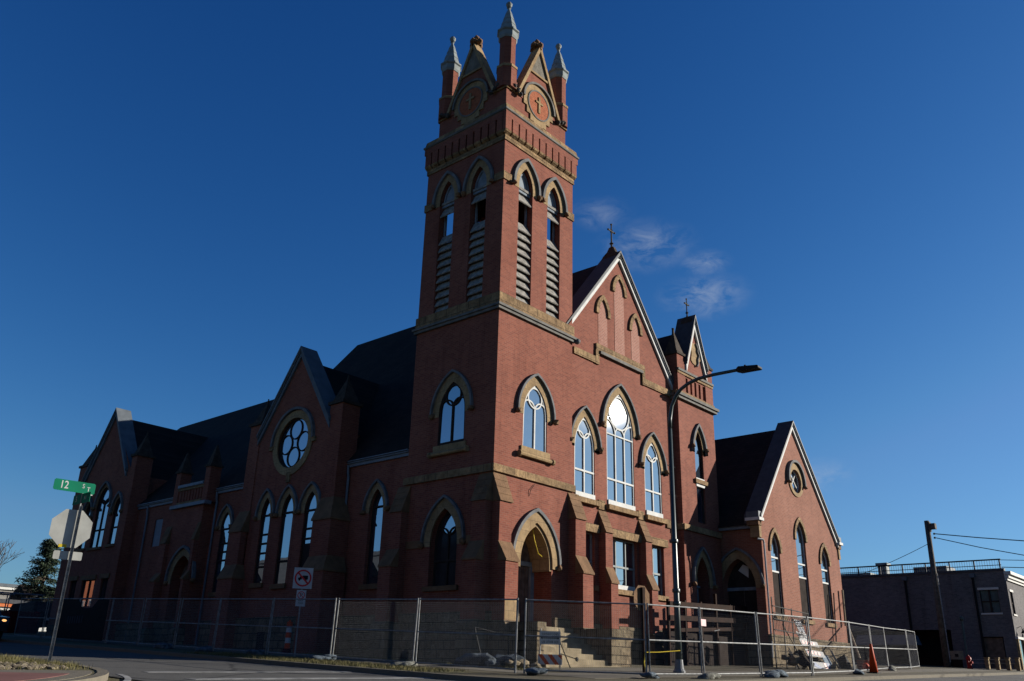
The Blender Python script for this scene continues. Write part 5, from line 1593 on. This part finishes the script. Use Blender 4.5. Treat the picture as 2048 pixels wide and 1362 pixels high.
b = MB(); b.box(43, 45, -3, -.8, 8.3, 9.2, 'coping'); b.box(43, 45, 2.2, 4.4, 8.3, 9.0, 'zinc'); b.build('roof_unit', t)
b = MB(); b.prism(lambda u, z, d: (XB - d, u, z), [(-1.6, 3.9), (2.4, 3.9), (2.2, 4.5), (-1.4, 4.5)], -.1, .9, 'gutter'); b.build('awning', t)
b = MB(); b.rect(FX, -6.4, -5.3, 2.3, 4.35, -.28, -.2, 'door'); b.build('door', t)
ux, uy = 36.82, -3.91; uz = G2(ux, uy)
t = thing('utility_pole', 'tall weathered wooden utility pole with a top box before the grey-brown brick building', 'utility pole', (ux, uy, uz))
b = MB(); b.tube([(ux, uy, uz - .2), (ux, uy, 11.3)], .21, 'pole', 12, .15); b.build('pole', t, smooth=True)
b = MB(); b.box(ux - .15, ux + .2, uy - .5, uy - .14, 10.75, 11.1, 'pole'); b.box(ux - .2, ux + .1, uy - .2, uy - .12, 10.6, 11.2, 'pole'); b.build('top_box', t)
b = MB(); b.tube([(ux - .12, uy - .24, uz + .3), (ux - .1, uy - .2, 8)], .035, 'galv', 6); b.build('conduit', t)
b = MB()
for dz in (10.45, 10.2): b.lathe(ux, uy - .35, [(.05, dz - .05), (.07, dz), (.05, dz + .06)], 'black', 8)
b.build('insulator', t)
def wire(name, pts, lb, r=.02):
    b = MB(); b.tube(pts, r, 'black', 5); tag(b.build(name), lb, 'cable', 'overhead cables at the utility pole')
def sag(a, c, s, n=12): return [(a[0] + (c[0] - a[0]) * k / n, a[1] + (c[1] - a[1]) * k / n, a[2] + (c[2] - a[2]) * k / n - s * 4 * (k / n) * (1 - k / n)) for k in range(n + 1)]
wire('overhead_cable', sag((ux, uy - .4, 10.45), (ux, uy - 30, 8.6), .9), 'upper black cable running right from the utility pole', .03)
wire('overhead_cable', sag((ux, uy - .4, 10.2), (ux, uy - 30, 8.3), 2.0), 'lower sagging black cable running right from the utility pole', .025)
wire('overhead_cable', sag((ux, uy, 9.9), (40.2, 2.2, 8.5), .1), 'thin cable running from the utility pole down to the roof on the left', .018)
wire('overhead_cable', sag((40.3, YB + .2, 9.05), (40.3, -40, 7.9), .4), 'higher thin cable leaving the roof rail at the right edge', .02)
wire('overhead_cable', sag((40.3, YB + .2, 8.6), (40.3, -40, 7.4), .4), 'lower thin cable leaving the roof at the right edge', .025)
PL = ['leftmost of the tan stone rail posts, nearest the red hydrant', 'second tan stone rail post right of the hydrant', 'third tan stone rail post, next to the corner post', 'tan stone rail post right beside the brick building corner']
for k, u in enumerate((-6.36, -6.9, -7.45, -7.95)):
    z = G2(36, u); b = MB(); b.box(35.88, 36.12, u - .1, u + .1, z - .1, 3.0, 'tanstone'); b.box(35.85, 36.15, u - .13, u + .13, 3.0, 3.06, 'tanstone')
    tag(b.build('stone_post'), PL[k], 'post', 'stone posts of the patio rail')
b = MB()
for z in (2.95, 2.75, 2.45): b.tube([(36.2, -5.4, z), (36.2, -8.0, z)], .02, 'galv', 5)
tag(b.build('pipe_rail'), 'thin metal pipe rail behind the tan stone posts', 'railing')
x, y = 34.6, -5.75; z = G2(x, y)
t = thing('fire_hydrant', 'small red fire hydrant at the kerb left of the stone posts', 'hydrant', (x, y, z))
b = MB(); b.lathe(x, y, [(.17, z), (.17, z + .05), (.12, z + .07), (.12, z + .5), (.16, z + .52), (.14, z + .62), (.05, z + .72), (.03, z + .76)], 'hydrant', 12); b.build('body', t)
b = MB(); b.tube([(x - .2, y, z + .38), (x + .2, y, z + .38)], .055, 'hydrant', 8); b.tube([(x, y - .2, z + .36), (x, y, z + .36)], .07, 'hydrant', 8); b.build('nozzle', t)
b = MB(); b.box(38.3, 38.36, -4.5, -3.75, 3.0, 3.5, 'palewood'); b.box(38.31, 38.35, -4.4, -3.85, G2(38, -4), 2.999, 'wood'); b.box(38.285, 38.299, -4.22, -4.02, 3.15, 3.32, 'darkframe'); tag(b.build('yard_sign'), 'tan board sign with a dark emblem in front of the brick building', 'sign')
b = MB(); b.tube([(37.6, -4.9, G2(37, -5)), (37.6, -4.9, 5.3)], .07, 'lampgreen', 8); b.lathe(37.6, -4.9, [(.1, 5.2), (.13, 5.3), (.13, 5.45), (.05, 5.5)], 'lampgreen', 8); tag(b.build('post_light'), 'thin dark post standing right of the tan board sign', 'post')

# ------------------------------------------------------------------ left: vehicles, trees, far houses
def vehicle(name, label, cat, loc, rz, prof, W_, paint, wheels, glassb, lights=True, plate=True):
    t = thing(name, label, cat, (0, 0, 0))
    b = MB()
    n = len(prof)
    rings = []
    for x, k in ((-W_ / 2, .0), (-W_ / 2 + .06, .06), (W_ / 2 - .06, .06), (W_ / 2, .0)):
        cz = sum(p[1] for p in prof) / n
        rings.append([(x, y * (1 if k else .985), cz + (z - cz) * (1 if k else .95)) for y, z in prof])
    b.loft(rings, paint); b.build('body', t)
    for (x0, x1, pts) in glassb:
        b = MB(); b.loft([[(x0, y, z) for y, z in pts], [(x1, y, z) for y, z in pts]], 'carglass'); b.build('window', t)
    for y, r in wheels:
        for s in (-1, 1):
            x = s * (W_ / 2 - .1)
            b = MB(); b.loft([[(x + d, y + rr * cos(2 * pi * k / 18), r + rr * sin(2 * pi * k / 18)) for k in range(18)] for d, rr in ((-.11, r * .9), (-.09, r), (.09, r), (.11, r * .9))], 'rubber'); wh = b.build('wheel', t)
            b = MB(); b.loft([[(x + s * d, y + rr * cos(2 * pi * k / 14), r + rr * sin(2 * pi * k / 14)) for k in range(14)] for d, rr in ((.10, r * .6), (.125, r * .5))], 'galv'); b.build('rim', wh)
    fr = max(p[0] for p in prof); bk = min(p[0] for p in prof)
    if lights:
        for s in (-1, 1):
            b = MB(); b.blob((s * (W_ / 2 - .25), fr - .05, .82), .085, 'headlight', 1, 2, 0, (1.3, .5, .8)); b.build('headlight', t)
    for s in (-1, 1):
        b = MB(); b.box(s * (W_ / 2 - .2) - .1, s * (W_ / 2 - .2) + .1, bk - .02, bk + .06, .85, 1.2, 'taillight'); b.build('tail_light', t)
    if plate:
        b = MB(); b.box(-.16, .16, bk - .03, bk - .012, .75, .9, 'signwhite'); b.build('number_plate', t)
    t.location = loc; t.rotation_euler = (0, 0, rz)
    return t
suv = [(2.3, .4), (2.35, .75), (2.25, .98), (1.2, 1.08), (.45, 1.72), (-1.9, 1.76), (-2.3, 1.2), (-2.35, .45)]
sg = [(-.93, -.88, [(.95, 1.15), (.35, 1.65), (-1.7, 1.68), (-1.9, 1.15)]), (.88, .93, [(.95, 1.15), (.35, 1.65), (-1.7, 1.68), (-1.9, 1.15)]), (-.75, .75, [(1.22, 1.12), (.52, 1.72), (.5, 1.7), (1.2, 1.1)]), (-.75, .75, [(-1.95, 1.72), (-2.28, 1.25), (-2.3, 1.27), (-1.97, 1.74)])]
cx_, cy_ = -8.05, 24.4
vehicle('parked_car', 'dark sport utility car with a lit amber headlight at the left edge', 'car', (cx_, cy_, G(cx_, cy_) + .03), pi, suv, 1.88, 'carpaint', ((1.45, .36), (-1.4, .36)), sg)
vx, vy = .3, 39.0
vehicle('parked_van', 'charcoal van with a white number plate parked behind the church corner', 'van', (vx, vy, G(vx, vy) + .12), 0, [(2.4, .4), (2.45, .9), (1.7, 1.1), (1.2, 1.75), (-2.3, 1.8), (-2.4, 1.2), (-2.42, .45)], 1.9, 'vanpaint', ((1.5, .36), (-1.5, .36)), [(-.8, .8, [(-2.33, 1.72), (-2.41, 1.2), (-2.44, 1.2), (-2.36, 1.72)])], lights=False)
tx, ty = 2.0, 50
tr = vehicle('work_truck', 'dark truck with a ladder rack parked before the white building', 'truck', (tx, ty, G(tx, ty) + .12), radians(75), [(2.8, .5), (2.85, 1.0), (1.9, 1.2), (1.4, 2.0), (.2, 2.05), (.1, 1.3), (-2.8, 1.3), (-2.85, .6)], 2.0, 'vanpaint', ((1.8, .4), (-1.7, .4)), [(-.99, -.94, [(1.55, 1.3), (1.25, 1.9), (.35, 1.95), (.3, 1.3)]), (.94, .99, [(1.55, 1.3), (1.25, 1.9), (.35, 1.95), (.3, 1.3)])], lights=False)
b = MB()
for s in (-.95, .95):
    b.tube([(s, 1.2, 2.55), (s, -2.7, 2.55)], .06, 'gutter', 6)
    for y in (1.0, -.5, -2.6): b.tube([(s, y, 1.3), (s, y, 2.55)], .04, 'gutter', 5)
for y in (1.0, 0, -1, -2, -2.7): b.tube([(-.95, y, 2.58), (.95, y, 2.58)], .05, 'gutter', 5)
o = b.build('ladder_rack'); o.parent = tr
dx_, dy_ = -1.95, 35.0; z = G2(dx_, dy_)
t = thing('rubbish_skip', 'dark red metal rubbish skip between the car and the van', 'skip', (dx_, dy_, z))
b = MB(); b.stack([(z + .1, dx_ - .75, dx_ + .65, dy_ - .7, dy_ + .7), (z + 1.25, dx_ - .9, dx_ + .8, dy_ - .8, dy_ + .8)], 'maroon'); b.build('body', t)
b = MB()
for k in range(5): b.stack([(z + .12, dx_ - .7 + k * .3, dx_ - .63 + k * .3, dy_ - .77, dy_ - .71), (z + 1.2, dx_ - .82 + k * .35, dx_ - .74 + k * .35, dy_ - .87, dy_ - .8)], 'maroon')
b.build('rib', t)

def conifer(x, y, h, r, label, seed):
    rd = random.Random(seed); z = G2(x, y)
    t = thing('conifer_tree', label, 'tree', (x, y, z))
    b = MB(); b.tube([(x, y, z - .2), (x, y, z + h * .5), (x, y, z + h)], .22, 'bark', 8, .03)
    L = []
    for k in range(120):
        u = rd.random() ** .8; zz = z + .8 + u * (h - 1.0); rr = r * (1 - u) ** .8 * rd.uniform(.6, 1.15) + .25
        a = rd.uniform(0, 2 * pi); p = (x, y, zz); q = (x + rr * cos(a), y + rr * sin(a), zz - .12 * rr + rd.uniform(-.1, .25))
        b.tube([p, q], .035, 'bark', 4, .008); L.append((p, q, rr))
    b.build('trunk', t)
    bm = bmesh.new()
    for p, q, rr in L:
        p, q = Vector(p), Vector(q)
        for k in range(90):
            s = rd.uniform(.18, 1.04); c = p.lerp(q, s) + Vector((rd.gauss(0, .1), rd.gauss(0, .1), rd.gauss(-.05, .08))) * (1.1 + rr * .25)
            d = Vector((rd.uniform(-1, 1), rd.uniform(-1, 1), rd.uniform(-.8, .4))).normalized() * rd.uniform(.1, .28)
            w = d.cross(Vector((rd.uniform(-1, 1), rd.uniform(-1, 1), rd.uniform(-1, 1)))).normalized() * .042
            bm.faces.new([bm.verts.new(c - w), bm.verts.new(c + w), bm.verts.new(c + d)])
    me = bpy.data.meshes.new('crown'); bmesh.ops.translate(bm, verts=bm.verts, vec=(-x, -y, -z)); bm.to_mesh(me); bm.free(); me.materials.append(MAT['needle'])
    o = bpy.data.objects.new('crown', me); COL.objects.link(o); o.parent = t
conifer(4.5, 49.5, 6.9, 2.3, 'dark evergreen tree standing left of the church behind the street sign', 3)
def bare(x, y, h, label, seed):
    rd = random.Random(seed); z = G2(x, y)
    t = thing('bare_tree', label, 'tree', (x, y, z))
    b = MB(); c = MB()
    def grow(p, d, L, r, n, mb):
        q = p + d * L
        mb.tube([p, (p + q) / 2 + Vector((rd.uniform(-1, 1), rd.uniform(-1, 1), 0)) * L * .05, q], r, 'bark', 5 if n > 2 else 3, r * .65)
        if n == 0: return
        for k in range(3 if n > 1 else 4):
            e = (d + Vector((rd.uniform(-1, 1), rd.uniform(-1, 1), rd.uniform(-.25, .6))) * .75).normalized()
            grow(q, e, L * rd.uniform(.6, .85), r * .6, n - 1, c)
    grow(Vector((x, y, z - .1)), Vector((0, 0, 1)), h * .28, .28, 5, b)
    b.build('trunk', t); c.build('crown', t, keep=True)
bare(20.0, 112, 13.5, 'bare leafless tree rising behind the far houses at the left edge', 4)
def house(name, label, x0, x1, y0, y1, h, wall, roofm, flat, fascia):
    z = G2((x0 + x1) / 2, (y0 + y1) / 2)
    t = thing(name, label, 'house', ((x0 + x1) / 2, (y0 + y1) / 2, z))
    b = MB(); b.box(x0, x1, y0, y1, z - .8, z + h, wall)
    b.build('wall', t)
    b = MB()
    if flat:
        b.box(x0 - .4, x1 + .4, y0 - .4, y1 + .4, z + h + .003, z + h + .4, roofm)
        b.box(x0 - .3, x1 + .3, y0 - .3, y1 + .3, z + h - .35, z + h + .002, fascia)
    else:
        ym = (y0 + y1) / 2
        b.loft([[(x0 - .5, y0 - .6, z + h - .2), (x0 - .5, ym, z + h + 2.2), (x0 - .5, y1 + .6, z + h - .2)], [(x1 + .5, y0 - .6, z + h - .2), (x1 + .5, ym, z + h + 2.2), (x1 + .5, y1 + .6, z + h - .2)]], roofm)
    b.build('roof', t)
    f = FR(y0)
    for k in range(int((x1 - x0) / 3)):
        u = x0 + 1 + k * 3
        b = MB(); b.rect(f, u, u + 1.1, z + h * .35, z + h * .35 + 1.3, .0, .04, 'darkframe'); b.rect(f, u + .08, u + 1.02, z + h * .35 + .08, z + h * .35 + 1.22, .041, .05, 'glass'); b.build('window', t)
house('low_building', 'low white building with an orange-brown band under its flat roof', 6, 17.2, 82, 92, 3.0, 'whitewall', 'coping_dark', True, 'redbrown')
house('grey_house', 'grey two storey house behind the low white building', 12, 25.5, 110, 119, 6.6, 'greyhouse', 'coping', True, 'whitewall')
house('white_house', 'white gabled house between the grey house and the evergreen', 22, 30, 97, 104, 4.2, 'whitewall', 'roof', False, 'white')
# unseen neighbours: brick ones mirrored in windows, dark ones added to block low sky
def neighbour(name, label, x0, x1, y0, y1, h, wall, face):
    z = G((x0 + x1) / 2, (y0 + y1) / 2)
    t = thing(name, label, 'building', ((x0 + x1) / 2, (y0 + y1) / 2, z))
    b = MB(); b.box(x0, x1, y0, y1, z - 1.5, z + h, wall); b.build('wall', t)
    b = MB(); b.box(x0 - .2, x1 + .2, y0 - .2, y1 + .2, z + h + .003, z + h + .35, 'coping_dark'); b.build('roof', t)
    f = ES(x1) if face == 'E' else BK(y1)
    a, c = (y0, y1) if face == 'E' else (x0, x1)
    for fl in range(int(h // 3.2)):
        for k in range(int((c - a - 1) / 3)):
            u = a + 1.2 + k * 3; zz = z + 1.1 + fl * 3.2
            b = MB(); b.rect(f, u, u + 1.2, zz, zz + 1.5, 0, .05, 'creamtrim'); b.rect(f, u + .08, u + 1.12, zz + .08, zz + 1.42, .051, .06, 'carglass'); b.build('window', t)
neighbour('sky_blocking_house', 'unseen dark brown house added across the side street to block low sky', -37, -27, -4, 20, 9.2, 'door', 'E')
neighbour('sky_blocking_house', 'unseen dark grey long house added beyond the brown one to block low sky', -38, -28, 23, 60, 9.0, 'coping_dark', 'E')
neighbour('sky_blocking_house', 'unseen dark house added diagonally across the crossing to block low sky', -56, -42, -52, -28, 9.0, 'door', 'E')
neighbour('brick_house', 'orange brick house far along the side street, mirrored in the far ground floor window', -44, -34, 92, 130, 9.0, 'terracotta', 'E')
neighbour('brick_block', 'dark brick block across the front street, seen mirrored in the low front windows', 6, 95, -46, -33, 7.6, 'greybrick', 'N')
